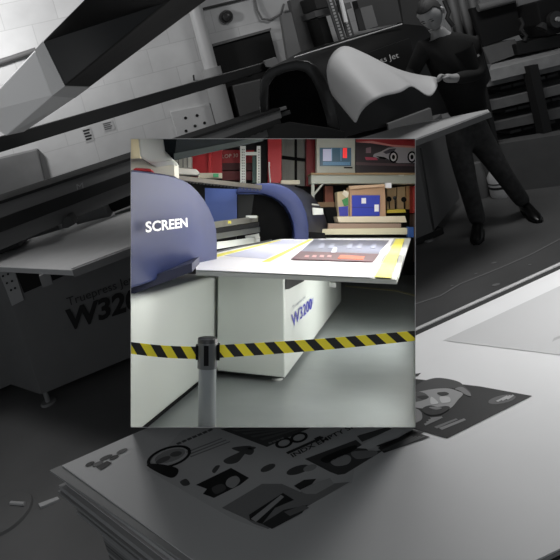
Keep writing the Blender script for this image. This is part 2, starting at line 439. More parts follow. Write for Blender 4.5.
# plinth shadow gap and feet
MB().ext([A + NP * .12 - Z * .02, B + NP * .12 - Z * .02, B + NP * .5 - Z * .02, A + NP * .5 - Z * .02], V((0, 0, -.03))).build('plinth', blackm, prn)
for x, y in ((45, 397), (431, 233), (300, 293)):
    c0 = at(x, y, .07) + NP * .06
    ft = MB().tube([c0 + Z * .03, V((c0.x, c0.y, .012))], .014, 12).build('foot', gray(150, .4), prn, smooth=True)
    sub(MB().tube([V((c0.x, c0.y, .012)), V((c0.x, c0.y, 0))], [.04, .045], 16), 'foot_pad', gray(130, .4), ft, smooth=True)
c0 = at(423, 240)
MB().box(c0 + Z * .03, DP * .16, NP * .05, Z * .025).build('foot_block', gray(40), prn, bevel=.006)
MB().box(c0 + Z * .06 - DP * .02, DP * .07, NP * .04, Z * .008).build('foot_plate', gray(160), prn)
# vertical seam on the base at the right
MB().ext([pv(420, 148, .004), pv(421.5, 148, .004), pv(435, 231, .004), pv(433.5, 231, .004)], NP * .003).build('panel_seam', gray(60), prn)
# lettering
bt = mat('letter_black', rgb(22), .5)
def letters(s, a_, b_, upv, nm, mt, bold=0., shear=0.):
    text_on(s, pv(*a_, .008), pv(*b_, .008), upv, nm, mt, prn, thick=.002, bold=bold, shear=shear)
letters('W3200', (69, 330), (155, 301), pv(67, 310, .008) - pv(71, 329, .008), 'letters', bt, bold=.035, shear=.15)
letters('Truepress Jet', (68, 306), (133, 283), pv(66, 298, .008) - pv(68, 306, .008), 'letters', mat('letter_dark', rgb(52), .5))
# bed
bz = .9
F0, F1 = at(72, 270, bz), at(490, 112, bz)
bed = MB().ext([at(72, 270, bz), F1, at(488, 109.3, bz), at(440, 119, bz), at(400, 126.5, bz), at(300, 155, bz), at(150, 206, bz), at(75, 225, bz), at(-20, 254, bz), at(-20, 266, bz)], V((0, 0, -.03)))
bedo = bed.build('flat_bed', gray(205, .45, noise=.04), prn, bevel=.003)
d01 = (F1 - F0).normalized()
nn = V((-d01.y, d01.x, 0))
sub(MB().ext([F0 + nn * .01 + Z * .003, F1 + nn * .01 + Z * .003, F1 + nn * .04 + Z * .003, F0 + nn * .07 + Z * .003 ], V((0, 0, .002))), 'light_strip', gray(205, .35), bedo)
sub(MB().ext([F0 - nn * .006 - Z * .035, F1 - nn * .006 - Z * .035, F1 - nn * .006, F0 - nn * .006], nn * .01), 'edge_rail', gray(135, .4), bedo)
MB().ext([F0 + nn * .6 - Z * .04, F0 + nn * .9 - Z * .04, F0 + nn * .9 + d01 * 1.0 - Z * .04, F0 + nn * .6 + d01 * 1.0 - Z * .04], V((0, 0, -.04))).build('bed_support', blackm, prn)
c0 = at(46, 279, .84); MB().box(c0, DP * .025, NP * .02, Z * .03).build('clamp', gray(140), prn)

# gantry beam with cable chain: layered rails
def rail(l, r, w0, w1, d0, d1, t, name, material, bevel=.004):
    """l, r: end pixels of the top edge; w: height in px at both ends"""
    dx = .255
    q = [dp(l[0], l[1], d0), dp(r[0], r[1], d1), dp(r[0] + dx * w1, r[1] + w1, d1), dp(l[0] + dx * w0, l[1] + w0, d0)]
    return MB().ext(q, V((-.26, .96, 0)) * t).build(name, material, prn, bevel=bevel)
def ylin(x, x0, y0, x1, y1): return y0 + (y1 - y0) * (x - x0) / (x1 - x0)
GD0, GD1 = 2.95, 4.0
rail((-30, 211), (280, 108), 3, 2, GD0 - .01, GD1 - .01, .3, 'top_edge_rail', blackm, 0)
rail((-30, 214), (280, 110), 15, 8, GD0, GD1, .3, 'gantry_beam', gray(100, .4))
rail((-30, 229), (280, 118), 14, 6, GD0 - .015, GD1 - .015, .3, 'chain_tray', blackm)
rail((-30, 243), (280, 124), 18, 7, GD0 + .01, GD1 + .01, .3, 'lower_beam', gray(92, .4))
for k in range(44):
    x = -4 + k * 6.4
    if 131 < x < 222: pass
    y = ylin(x, -30, 229, 280, 118); t = k / 44
    d = GD0 + (GD1 - GD0) * (x + 30) / 310 - .02
    h = 13.5 - 7 * (x + 30) / 310
    q = [dp(x, y + 1.5, d), dp(x + 3.4, y + .4, d), dp(x + 3.4 + .25 * h, y + h - 1, d), dp(x + .25 * h, y + h, d)]
    MB().ext(q, V((0, .03, 0))).build('chain_link', gray(34, .5), prn)
    if k > 40: break
text_on('M', dp(77.5, 189.5, 3.2), dp(84, 187.5, 3.2), dp(76.7, 184, 3.2) - dp(77.5, 189.5, 3.2), 'letters', gray(150), prn, thick=.01)
# parts under the beam
def pbox(pts, d, t, name, v): return MB().ext([dp(x, y, d) for x, y in pts], V((0, t, 0))).build(name, gray(v, .5), prn, bevel=.003)
pbox([(62, 224), (65, 217), (70, 216), (75, 224), (68, 228), (62, 229)], 3.15, .08, 'guide_bracket', 48)
pbox([(20, 232), (55, 222), (60, 230), (22, 242)], 3.5, .2, 'grey_case', 120)
pbox([(56, 222), (60, 221), (62, 229), (60, 230)], 3.48, .05, 'upright', 175)
pbox([(72, 216), (103, 205), (110, 217), (79, 228)], 3.6, .2, 'rear_panel', 165)
pbox([(-5, 248), (14, 241), (20, 247), (-5, 256)], 3.2, .2, 'black_block', 20)
pbox([(104, 206), (131, 194), (140, 193), (140, 202), (114, 212)], 3.7, .1, 'carriage_bracket', 24)
pbox([(114, 214), (135, 206), (140, 206), (140, 214), (122, 219)], 3.75, .1, 'white_tray', 205)
# upper rail
UD0, UD1 = 3.3, 4.3
q = [dp(-30, 145, UD0), dp(272, 60, UD1), dp(274, 68.5, UD1), dp(-26, 160.5, UD0)]
ur = MB().ext(q, V((0, .12, 0))).build('upper_rail', mat('rail_black', rgb(24), .4), prn, bevel=.004)
for k in range(11):
    u = .12 + k * .08; x = -30 + 302 * u; yt = 145 + (60 - 145) * u; c0 = dp(x + 2, yt + 11 - 3 * u, UD0 + (UD1 - UD0) * u - .008)
    sub(MB().box(c0, DP * .025, V((0, .004, 0)), Z * .012), 'bolt_plate', blackm, ur)
sub(MB().ext([dp(264, 61, 4.22), dp(276, 57, 4.22), dp(279, 63, 4.22), dp(277, 68, 4.22), dp(266, 67, 4.22)], V((0, .15, 0))), 'end_bracket', gray(140, .4), ur, bevel=.004)
# arched carriage housing
HD = 4.0
outer = [(262, 140), (259, 100), (260, 80), (268, 69), (282, 63.5), (296, 60), (308, 61), (317, 67), (325, 78), (331, 94), (336, 112), (342, 138)]
inner = [(270, 140), (268, 104), (269, 86), (275, 77), (286, 72), (297, 70), (305, 72), (311, 78), (317, 90), (322, 104), (326, 118), (330, 140)]
hs = mat('housing_black', rgb(30), .28, coat=.3)
rim = MB().ring([dp(x, y, HD) for x, y in outer], [dp(x, y, HD) for x, y in inner], V((.03, .12, 0)))
rim.build('arch_rim', hs, prn, bevel=.006, smooth=True)
back = [(300, 140), (284, 100), (284, 78), (288, 63), (300, 52), (330, 43), (365, 33), (400, 23.5), (424, 26), (440, 44), (450, 70), (460, 110)]
mid = [(o_[0] * .8 + b_[0] * .2, o_[1] * .8 + b_[1] * .2 - 1.0) for o_, b_ in zip(outer, back)]
hb = MB().loft([[dp(x, y, HD + .06) for x, y in outer], [dp(x, y, HD + .25) for x, y in mid], [dp(x, y, HD + .72) for x, y in back]], cap0=False)
hbo = hb.build('carriage_housing', mat('housing_body', rgb(21), .42), prn, smooth=True)
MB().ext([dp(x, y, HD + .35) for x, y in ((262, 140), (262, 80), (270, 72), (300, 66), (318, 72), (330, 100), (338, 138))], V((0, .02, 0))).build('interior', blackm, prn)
MB().tube([dp(294, 57.5, 4.26), dp(345, 41.5, 4.45), dp(402, 24, 4.62)], .006, 6).build('top_seam', gray(190, .3), prn)
pl = V((.1, -1, 0)).normalized(); pp0 = dp(385, 62, 4.3)
hp = lambda x, y: onplane(x, y, pp0, pl)
MB().ext([hp(362, 55), hp(410, 38), hp(418, 78), hp(372, 92)], V((0, .05, 0))).build('front_cover', mat('housing_body', rgb(21), .42), prn)
text_on('Truepress Jet', hp(351, 72), hp(399, 57.5), hp(396.5, 52.5) - hp(398, 58), 'letters', gray(190), prn, thick=.004)
pbox([(262, 128), (290, 122), (330, 128), (345, 132), (345, 139), (262, 139)], 3.95, .02, 'lower_skirt', 20)
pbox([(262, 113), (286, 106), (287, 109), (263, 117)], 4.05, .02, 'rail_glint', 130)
pbox([(262, 118), (290, 110), (291, 114), (264, 123)], 4.06, .02, 'head_bar', 60)
# pale panel under paper
pbox([(388, 124), (431, 108), (434, 123), (390, 139)], 4.3, .05, 'rear_panel', 128)

# curled sheet
N_ = [(356, 124.5), (358, 116), (364, 107), (374, 100), (382, 96), (391, 94), (401, 92.5), (407, 88), (411.5, 85), (418, 89), (425, 94.5), (431, 97), (435, 92), (437.5, 86)]
F_ = [(331, 94), (327.5, 83), (326, 71), (328, 60), (334, 51), (341, 46), (348, 45.5), (358, 50), (371, 56), (384, 63), (396, 68.5), (410, 73), (424, 75.5), (437, 77)]
ND = [3.42, 3.36, 3.32, 3.3, 3.32, 3.38, 3.45, 3.5, 3.54, 3.6, 3.64, 3.68, 3.72, 3.74]
FD = [3.7, 3.68, 3.68, 3.7, 3.74, 3.78, 3.82, 3.84, 3.86, 3.86, 3.86, 3.84, 3.82, 3.8]
rings = []
for k in range(9):
    u = k / 8
    rings.append([dp(n[0] * (1 - u) + f[0] * u, n[1] * (1 - u) + f[1] * u, a_ * (1 - u) + b_ * u) for n, f, a_, b_ in zip(N_, F_, ND, FD)])
cs = MB(); cs.loft(rings, closed=False)
o = cs.build('curled_sheet', mat('sheet_white', rgb(196), .5, noise=.02), smooth=True)
for e in o.data.edges: pass
mo = o.modifiers.new('sub', 'SUBSURF'); mo.levels = 1; mo.render_levels = 1
mo = o.modifiers.new('sol', 'SOLIDIFY'); mo.thickness = .004
tag(o, 'large white sheet curling up off the printer bed, held by the operator', 'paper sheet')
# underside dark liner sheet on the bed (the sheet's lying part)
# ---- operator
def skin(joints, edges, root, name, material, parent, sub_=2, origin=None):
    me = bpy.data.meshes.new(name); names = list(joints)
    idx = {n: i for i, n in enumerate(names)}
    L = parent.location
    me.from_pydata([joints[n][0] - L for n in names], [(idx[a], idx[b]) for a, b in edges], [])
    ob = bpy.data.objects.new(name, me); COL.objects.link(ob)
    md = ob.modifiers.new('skin', 'SKIN'); md.use_smooth_shade = True
    for n in names:
        sv = me.skin_vertices[0].data[idx[n]]; r = joints[n][1]
        sv.radius = r if isinstance(r, tuple) else (r, r); sv.use_root = (n == root)
    s2 = ob.modifiers.new('sub', 'SUBSURF'); s2.levels = sub_; s2.render_levels = sub_
    dg = bpy.context.evaluated_depsgraph_get(); dg.update()
    m2 = bpy.data.meshes.new_from_object(ob.evaluated_get(dg)); m2.name = name
    bpy.data.objects.remove(ob); bpy.data.meshes.remove(me)
    return m2
def chain(e): return list(zip(e[:-1], e[1:]))
foot0 = at(490, 238)
per = thing('person', V((foot0.x, foot0.y, 0)), 'person in black sweater and dark jeans leaning over the printer holding a sheet', 'person')
P = lambda x, y, d: dp(x, y, d)
head_c = P(430.5, 14, 3.86)
skinm = mat('skin_grey', rgb(165), .5, noise=.04)
J = {
 'pelvis': (P(470, 122, 3.98), (.13, .1)), 'waist': (P(465, 100, 3.97), (.14, .1)), 'chest': (P(457, 68, 3.95), (.165, .11)), 'upper': (P(449, 46, 3.92), (.15, .09)),
 'neck': (P(440, 36, 3.9), .06), 'nk2': (P(436, 27, 3.88), .055),
 'shR': (P(469, 44, 3.93), .07), 'elR': (P(481, 74, 3.86), .05), 'wrR': (P(450, 79, 3.74), .032), 'haR': (P(443, 77, 3.74), (.036, .022)),
 'shL': (P(424, 48, 3.9), .07), 'elL': (P(412, 74, 3.98), .05), 'wrL': (P(402, 82, 3.88), .03), 'haL': (P(397, 83, 3.85), (.036, .022)),
 'hipR': (P(480, 138, 3.98), .085), 'knR': (P(503, 176, 3.92), .058), 'anR': (P(524, 203, 4.02), .042), 'toR': (P(531, 215, 3.92), .02),
 'hipL': (P(457, 138, 3.94), .095), 'knL': (P(467, 184, 3.86), .058), 'anL': (P(478, 222, 3.9), .042), 'toL': (P(477, 229, 3.82), .02),
}
EB = chain(['pelvis', 'waist', 'chest', 'upper', 'neck', 'nk2']) + chain(['upper', 'shR', 'elR', 'wrR', 'haR']) + chain(['upper', 'shL', 'elL', 'wrL', 'haL']) + chain(['pelvis', 'hipR', 'knR', 'anR', 'toR']) + chain(['pelvis', 'hipL', 'knL', 'anL', 'toL'])
mesh_body = skin({k: (v[0], tuple(x * .72 for x in v[1]) if isinstance(v[1], tuple) and 'ha' not in k else (v[1] if not isinstance(v[1], float) or k in ('neck', 'nk2', 'wrR', 'wrL') else v[1] * .72)) for k, v in J.items()}, EB, 'pelvis', 'body', skinm, per)
bmB = bmesh.new(); bmB.from_mesh(mesh_body)
# head: shaped ellipsoid with brow, nose, mouth, chin, ears; axes: f = facing, r = its left/right, u = up
fdir = (V((-.55, -.62, -.56))).normalized()
uw = (Z + V((-.18, -.1, 0)));  uw = (uw - fdir * uw.dot(fdir)).normalized(); rr = fdir.cross(uw)
def headpt(a, e):
    # a azimuth 0=face, e elevation
    ca, sa, ce, se = math.cos(a), math.sin(a), math.cos(e), math.sin(e)
    x, y, z = sa * ce, ca * ce, se
    hx = .078 * x; hy = .098 * y; hz = .118 * z
    if z < 0: hx *= 1 - .32 * (-z) ** 1.2; hy *= 1 - .05 * (-z)
    front = max(0, y)
    g = lambda cx, cz, sx, sz: math.exp(-((x - cx) / sx) ** 2 - ((z - cz) / sz) ** 2)
    if y > 0:
        hy += .026 * g(0, -.22, .11, .17) + .012 * g(0, -.05, .1, .22)          # nose
        hy += .006 * (g(.3, .13, .2, .07) + g(-.3, .13, .2, .07))               # brow
        hy -= .012 * (g(.32, -.02, .14, .09) + g(-.32, -.02, .14, .09))         # eye sockets
        hy += .006 * g(0, -.5, .22, .05) - .004 * g(0, -.555, .25, .03) + .007 * g(0, -.6, .2, .05)   # lips
        hy += .01 * g(0, -.82, .25, .12)                                        # chin
    return V((hx, hy, hz))
def H(p): return head_c + rr * p.x + fdir * p.y + uw * p.z
nu, nv = 48, 32
hv = []; hf = []
for j in range(nv + 1):
    e = -math.pi / 2 + math.pi * j / nv
    for i in range(nu): hv.append(H(headpt(2 * math.pi * i / nu, e)))
for j in range(nv):
    for i in range(nu): hf.append((j * nu + i, j * nu + (i + 1) % nu, (j + 1) * nu + (i + 1) % nu, (j + 1) * nu + i))
def addbm(bm, vs, fs):
    L = per.location; v = [bm.verts.new(p - L) for p in vs]
    for f in fs:
        try:
            q = bm.faces.new([v[i] for i in f]); q.smooth = True
        except ValueError: pass
addbm(bmB, hv, hf)
# ears
for sgn in (-1, 1):
    e_ = MB(); c0 = H(V((sgn * .079, -.008, -.004)))
    e_.tube([c0 - uw * .03, c0 - uw * .012 + rr * sgn * .006, c0 + uw * .012 + rr * sgn * .01, c0 + uw * .03 + rr * sgn * .005], [.005, .009, .011, .005], 10)
    addbm(bmB, e_.v, e_.f)
# fingers
def fingers(wr, ha, side, curl, thumb_dir, pinch):
    d = (ha - wr).normalized(); 
    n_ = pinch.normalized(); s_ = d.cross(n_).normalized()
    vs = []
    for k in range(4):
        off = s_ * (.026 - .0175 * k); ln = (.03, .034, .032, .025)[k]
        b0 = ha + off * .9 - d * .005; p1 = b0 + d * ln; p2 = p1 + (d * .55 + n_ * .8).normalized() * ln * .8; p3 = p2 + (n_ * .9 - d * .25).normalized() * ln * .6
        f_ = MB(); f_.tube([b0, p1, p2, p3], [.0095, .009, .008, .006], 8); addbm(bmB, f_.v, f_.f)
    b0 = ha + s_ * .02 - d * .03; f_ = MB(); f_.tube([b0, b0 + s_ * .022 + d * .018 + n_ * .01, b0 + s_ * .026 + d * .04 + n_ * .022, b0 + s_ * .018 + d * .06 + n_ * .028], [.012, .011, .0095, .007], 8); addbm(bmB, f_.v, f_.f)
fingers(J['wrR'][0], J['haR'][0], 1, 1, None, V((0, -.3, -1)))
fingers(J['wrL'][0], J['haL'][0], -1, 1, None, V((0, -.2, -1)))
meB = bpy.data.meshes.new('body'); bmB.to_mesh(meB); bmB.free(); meB.materials.append(skinm)
ob = bpy.data.objects.new('body', meB); COL.objects.link(ob); ob.parent = per
# eyes brows lips
for sgn in (-1, 1):
    c0 = H(V((sgn * .028, .083, -.002))); f_ = MB(); f_.tube([c0 - rr * .012, c0 + fdir * .002, c0 + rr * .012], [.002, .0045, .002], 8); f_.build('eye', gray(45, .3), per)
    c0 = H(V((sgn * .029, .096, .02))); f_ = MB(); f_.tube([c0 - rr * .016, c0 + uw * .003, c0 + rr * .016], [.002, .0035, .002], 8); f_.build('eyebrow', gray(55, .8), per)
c0 = H(V((0, .104, -.063))); f_ = MB(); f_.tube([c0 - rr * .02, c0 + fdir * .002, c0 + rr * .02], [.0015, .004, .0015], 8); f_.build('lips', gray(110, .5), per)
# hair cap
hv = []; hf = []
for j in range(17):
    for i in range(nu):
        a_ = 2 * math.pi * i / nu; fr = math.cos(a_)
        e0 = (.62 if fr > .35 else (.62 - (.35 - fr) * 1.5 if fr > -.2 else -.25 - .2 * (-fr)))
        e = e0 + (math.pi / 2 - e0) * j / 16
        p = headpt(a_, e) * (1.045 + .012 * math.sin(i * 2.3 + j) * (j < 15)); hv.append(H(p))
for j in range(16):
    for i in range(nu): hf.append((j * nu + i, j * nu + (i + 1) % nu, (j + 1) * nu + (i + 1) % nu, (j + 1) * nu + i))
f_ = MB(); f_.add(hv, hf); ho = f_.build('hair', mat('hair_dark', rgb(38), .75, noise=.3, scale=60), per, smooth=True)
sm = ho.modifiers.new('s', 'SOLIDIFY'); sm.thickness = .006
def cloth(names, edges, root, nm, mt, grow):
    j2 = {}
    for k in names:
        r = J2[k][1] if k in J2 else J[k][1]; p = J2[k][0] if k in J2 else J[k][0]
        j2[k] = (p, tuple(x * grow for x in r) if isinstance(r, tuple) else r * grow)
    m2 = skin(j2, edges, root, nm, mt, per); m2.materials.append(mt)
    ob = bpy.data.objects.new(nm, m2); COL.objects.link(ob); ob.parent = per
J2 = {'neck': (P(442.5, 38, 3.9), .072), 'hem': (P(470, 121, 3.98), (.145, .12)), 'wrR': (P(454, 79, 3.755), .04), 'wrL': (P(404, 80, 3.9), .04)}
sw = mat('sweater_black', rgb(20), .9, noise=.2, scale=40)
cloth(['hem', 'waist', 'chest', 'upper', 'neck', 'shR', 'elR', 'wrR', 'shL', 'elL', 'wrL'],
      chain(['hem', 'waist', 'chest', 'upper', 'neck']) + chain(['upper', 'shR', 'elR', 'wrR']) + chain(['upper', 'shL', 'elL', 'wrL']), 'chest', 'sweater', sw, 1.06)
J2 = {'anR': (P(525, 205, 4.02), .058), 'anL': (P(479, 226, 3.9), .058), 'knR': (P(503, 174, 3.92), .068), 'knL': (P(467, 182, 3.86), .068), 'belt': (P(467, 112, 3.98), (.13, .105)), 'pelvis': (P(470, 126, 3.98), (.135, .11)), 'hipR': (P(479, 138, 3.98), .098)}
jn = mat('jeans_dark', rgb(62), .85, noise=.3, scale=25, bump=.3)
cloth(['belt', 'pelvis', 'hipR', 'knR', 'anR', 'hipL', 'knL', 'anL'], chain(['belt', 'pelvis', 'hipR', 'knR', 'anR']) + chain(['pelvis', 'hipL', 'knL', 'anL']), 'pelvis', 'jeans', jn, 1.04)
shm = mat('shoe_black', rgb(16), .3)
for an, to in (('anR', 'toR'), ('anL', 'toL')):
    a0 = J[an][0]; t0 = J[to][0]; fd_ = (t0 - a0); fd_.z = 0; fd_.normalize(); sd = fd_.cross(Z)
    heel = V((a0.x, a0.y, 0)) - fd_ * .05
    rings = []
    for u, w, h in ((0, .02, .05), (.03, .036, .09), (.1, .04, .1), (.16, .042, .075), (.22, .046, .055), (.27, .038, .042), (.295, .012, .025)):
        c0 = heel + fd_ * u
        rings.append([c0 + sd * (w * math.cos(t_)) + Z * (max(0, h * .5 + h * .5 * math.sin(t_)) + .004) for t_ in [2 * math.pi * q / 14 for q in range(14)]])
    f_ = MB(); f_.loft(rings); s_o = f_.build('shoe', shm, per, smooth=True)
    f_ = MB(); f_.ext([heel + fd_ * u + sd * w for u, w in ((0, .022), (.1, .038), (.22, .046), (.29, .02), (.29, -.02), (.22, -.046), (.1, -.038), (0, -.022))], Z * .018); sub(f_, 'sole', blackm, s_o)

# ---- pile of printed sheets in the foreground
PZ = .75
def sp(x, y, z=PZ): return at(x, y, z)
poly = [(62, 465), (140, 430.5), (262, 384), (415, 335.5), (560, 269), (760, 180), (760, 452), (330, 658)]
tp = [sp(x, y) for x, y in poly]
e_far = (tp[5] - tp[3]).normalized(); e_left = (tp[7] - tp[0]).normalized()
names_pos = ['topmost', 'second from the top', 'third from the top, coloured dark for the shadow gap', 'fourth from the top', 'fifth from the top', 'sixth from the top', 'seventh from the top',
             'eighth from the top', 'ninth from the top', 'tenth from the top', 'eleventh from the top', 'twelfth from the top', 'thirteenth from the top', 'fourteenth from the top']
GRP = 'large sheets piled in the foreground'
offs = [(0, 0), (-.03, .018), (-.018, .015), (-.012, .004), (.0, -.01), (-.004, -.012), (-.022, .0), (-.03, .004), (-.022, -.002), (-.014, -.008), (.0, -.02), (.012, -.02), (.004, -.028), (.02, -.035)]
zt = PZ; sheets = []
for k in range(14):
    th = (.005, .008, .007, .009, .012, .006, .016, .009, .008, .011, .012, .010, .013, .012)[k]
    dx, dy = offs[k]
    mv = e_far * dx + V((-e_far.y, e_far.x, 0)) * dy
    pts = [p + mv for p in tp]
    if k == 0: pts = tp
    if k == 1: pts = [tp[0] + e_far * -.028 - e_left * .012] + tp[1:]
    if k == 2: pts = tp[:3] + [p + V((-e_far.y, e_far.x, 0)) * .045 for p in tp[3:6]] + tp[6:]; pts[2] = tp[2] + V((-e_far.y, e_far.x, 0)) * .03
    pts = [V((p.x, p.y, zt - th + (.0008 if k else .0005))) for p in pts]
    mt_ = (paper, paper2, gray(200, .7), gray(170, .7), gray(190, .7), gray(150, .7))[0 if k == 0 else (1 + (k * 2) % 5)]
    if k == 2: mt_ = gray(48, .8)  # dark colour paints the shaded gap beside the edge strip
    tk = (th - .0015) if k != 5 else th * .6
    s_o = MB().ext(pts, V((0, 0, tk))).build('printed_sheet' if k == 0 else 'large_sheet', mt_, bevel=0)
    if k == 0: tag(s_o, 'topmost large white sheet of the foreground pile, printed with small pictures', 'sheet', GRP)
    else: tag(s_o, 'large sheet in the foreground pile, %s' % names_pos[k], 'sheet', GRP)
    sheets.append(s_o); zt -= th
top_sheet = sheets[0]; TZ = PZ - .001
lowpts = [p + e_far * .045 + V((e_far.y, -e_far.x, 0)) * .03 for p in tp]
sz = sheets[2].location.z + .007
bt_ = MB().ext([sp(x, y, .7362) for x, y in ((405, 333.6), (562, 262.2), (562, 264.6), (405, 336.0))], V((0, 0, .003))).build('edge_batten', gray(190, .6)); tag(bt_, 'thin pale strip running along the far edge of the foreground pile', 'strip')
bulk = MB().ext([V((p.x, p.y, .14)) for p in lowpts], V((0, 0, zt - .14 - .002)))
def layer_mat():
    m = bpy.data.materials.new('sheet_stack_edges'); m.use_nodes = True; nt = m.node_tree; b = nt.nodes['Principled BSDF']; b.inputs['Roughness'].default_value = .8
    tc = nt.nodes.new('ShaderNodeTexCoord'); mp = nt.nodes.new('ShaderNodeMapping'); mp.inputs['Scale'].default_value = (.3, .3, 90)
    nz = nt.nodes.new('ShaderNodeTexNoise'); nz.inputs['Scale'].default_value = 1; cr = nt.nodes.new('ShaderNodeValToRGB')
    cr.color_ramp.elements[0].position = .35; cr.color_ramp.elements[0].color = rgb(70); cr.color_ramp.elements[1].position = .6; cr.color_ramp.elements[1].color = rgb(160)
    nt.links.new(tc.outputs['Object'], mp.inputs[0]); nt.links.new(mp.outputs[0], nz.inputs[0]); nt.links.new(nz.outputs['Fac'], cr.inputs[0]); nt.links.new(cr.outputs[0], b.inputs['Base Color'])
    return m
o = bulk.build('sheet_pile', layer_mat()); tag(o, 'lower body of the foreground pile, many thin sheets pressed together', 'sheet pile', kind='stuff')
pal = thing('pallet', V((lowpts[7].x, lowpts[7].y, 0)), 'wooden pallet under the foreground pile of sheets', 'pallet')
wood = gray(105, .85, noise=.2, scale=14)
a0, a1, a2, a3 = lowpts[0], lowpts[5], lowpts[6], lowpts[7]
a0, a1, a2, a3 = [V((q.x, q.y, 0)) for q in (a0, a1, a2, a3)]
MB().ext([a0 + Z * .115, a1 + Z * .115, a2 + Z * .115, a3 + Z * .115], Z * .023).build('deck', wood, pal)
for k in range(3):
    u = (.03, .48, .93)[k]; p_, q_ = a0.lerp(a3, u), a1.lerp(a2, u); w_ = (a3 - a0).normalized() * .09
    MB().ext([p_, q_, q_ + w_, p_ + w_], Z * .114).build('runner', wood, pal)

# prints on the top sheet (thin ink patches, pixel outlines laid on the sheet's own plane)
def ink(pts, v, name='printed_picture', lift=1): 
    return patch([sp(x, y, PZ - .0005 + .0004 * lift) for x, y in pts], name, v if not isinstance(v, (int, float)) else gray(v, .5), top_sheet, V((0, 0, .0004)))
def smooth_outline(pts, n=5):
    out = []; m_ = len(pts)
    for i in range(m_):
        p0, p1, p2, p3 = pts[i - 1], pts[i], pts[(i + 1) % m_], pts[(i + 2) % m_]
        for k in range(n):
            t = k / n
            out.append(tuple(.5 * (2 * b + (c - a) * t + (2 * a - 5 * b + 4 * c - d) * t * t + (3 * b - a - 3 * c + d) * t ** 3) for a, b, c, d in zip(p0, p1, p2, p3)))
    return out
def inks(pts, *a): ink(smooth_outline(pts), *a)
def blob(cx, cy, rx, ry, v, ang=-.35, lift=2, n=16, name='printed_shape'):
    ink([(cx + rx * math.cos(t) * math.cos(ang) - ry * math.sin(t) * math.sin(ang), cy + rx * math.cos(t) * math.sin(ang) + ry * math.sin(t) * math.cos(ang)) for t in [2 * math.pi * k / n for k in range(n)]], v, name, lift)
# pale grey printed field at right
ink([(443, 340.5), (560, 286), (760, 190), (760, 370), (640, 365), (560, 355)], 196, 'printed_field')
ink([(552, 342), (554, 338), (562, 335), (562, 337.5), (556, 340)], 170, 'printed_shape')
# dark portrait panel
ink([(480, 386.5), (532, 396), (447, 438.5), (413, 428.5), (370, 417), (385, 398), (415, 379)], 34, 'portrait_print')
inks([(405, 391), (415, 386), (424, 381), (436, 378), (448, 379), (459, 382), (464, 386), (471, 393), (466, 394), (459, 389), (445, 388), (430, 389.5), (415, 394)], 70, 'printed_hat', 2)
inks([(405, 394), (418, 392), (434, 389), (448, 388.5), (457, 391), (463, 394), (458, 400), (452, 407), (444, 411), (430, 409), (418, 408), (405, 404)], 150, 'printed_face', 3)
inks([(455, 389), (462, 387), (469, 392), (471, 396), (466, 395), (460, 391)], 120, 'printed_ear', 4)
inks([(405, 395), (416, 392), (424, 393), (428, 397), (420, 401), (408, 402)], 84, 'printed_shade', 4)
inks([(417, 397), (424, 395.5), (429, 397), (424, 399.5)], 44, 'printed_eye', 5)
inks([(437, 393), (445, 392), (449, 394), (442, 396)], 48, 'printed_eye', 5)
inks([(431, 397), (436, 400), (438, 403.5), (431, 404)], 190, 'printed_nose', 5)
inks([(440, 397), (449, 397), (450, 402), (442, 403)], 185, 'printed_cheek', 5)
inks([(423, 408), (430, 405.5), (438, 407), (446, 406), (450, 408), (441, 414), (430, 415), (423, 412)], 38, 'printed_beard', 5)
inks([(429, 407.5), (436, 406.8), (442, 408.2), (436, 409.8)], 120, 'printed_mouth', 6)
inks([(405, 407), (417, 409), (422, 414), (420, 421), (405, 424)], 128, 'printed_shape', 3)
for k in range(4): ink([(424 + k * 2, 424 - k * 2.1), (437 + k * 1.6, 418.6 - k * .7), (438 + k * 1.6, 420 - k * .7), (425.5 + k * 2, 425.6 - k * 2.1)], 132, 'printed_line', 3)
ink([(439, 428), (464, 418.5), (466, 420), (442, 430)], 130, 'printed_line', 2)
ink([(434, 427), (456, 418.5), (458, 419.5), (437, 428.5)], 110, 'printed_line', 2)
ink([(415, 374), (421, 373), (418, 376), (415, 377)], 60, 'printed_line', 1)
blob(502, 399.5, 14, 4, 92, -.2, 2)
for k in range(3): ink([(496 + k * 5, 401 - k * 1.2), (507 + k * 3, 395.5 - k * .4), (508 + k * 3, 396.5 - k * .4), (498 + k * 5, 402 - k * 1.2)], 180, 'printed_line', 4)
ink([(412, 430), (424, 432), (404, 441), (385, 448), (376, 446), (398, 438)], 70, 'printed_strip', 2)
# prints in the middle/left field
ink([(182, 430.5), (262, 427), (330, 400), (390, 404), (416, 428), (357, 452), (352, 483), (262, 530), (232, 519), (147, 470)], 214, 'printed_field')
ink([(220, 429), (300, 418), (310, 428), (267, 447)], 82, 'printed_picture', 2)
for k in range(4): ink([(232 + k * 9, 430 + k * 3), (284 + k * 5, 428), (285 + k * 5, 429), (236 + k * 9, 431.5 + k * 3)], 110, 'printed_line', 3)
def ringink(cx, cy, rx, ry, t_, v, ang=-.35, lift=3, n=28):
    mb = MB()
    def pt(r1, r2, t): return (cx + r1 * math.cos(t) * math.cos(ang) - r2 * math.sin(t) * math.sin(ang), cy + r1 * math.cos(t) * math.sin(ang) + r2 * math.sin(t) * math.cos(ang))
    zz = PZ - .0005 + .0004 * lift
    o1 = [sp(*pt(rx, ry, 2 * math.pi * k / n), zz) for k in range(n + 1)]; i1 = [sp(*pt(rx - t_, ry - t_ * .6, 2 * math.pi * k / n), zz) for k in range(n + 1)]
    mb.ring(o1, i1, V((0, 0, .0003))); mb.build('printed_ring', gray(v, .5), top_sheet, origin=WORLD[top_sheet.name])
ringink(169, 457, 23, 10, 3.2, 38, -.3)
inks([(147, 466), (158, 464), (178, 469), (171, 478)], 40, 'printed_shape', 3)
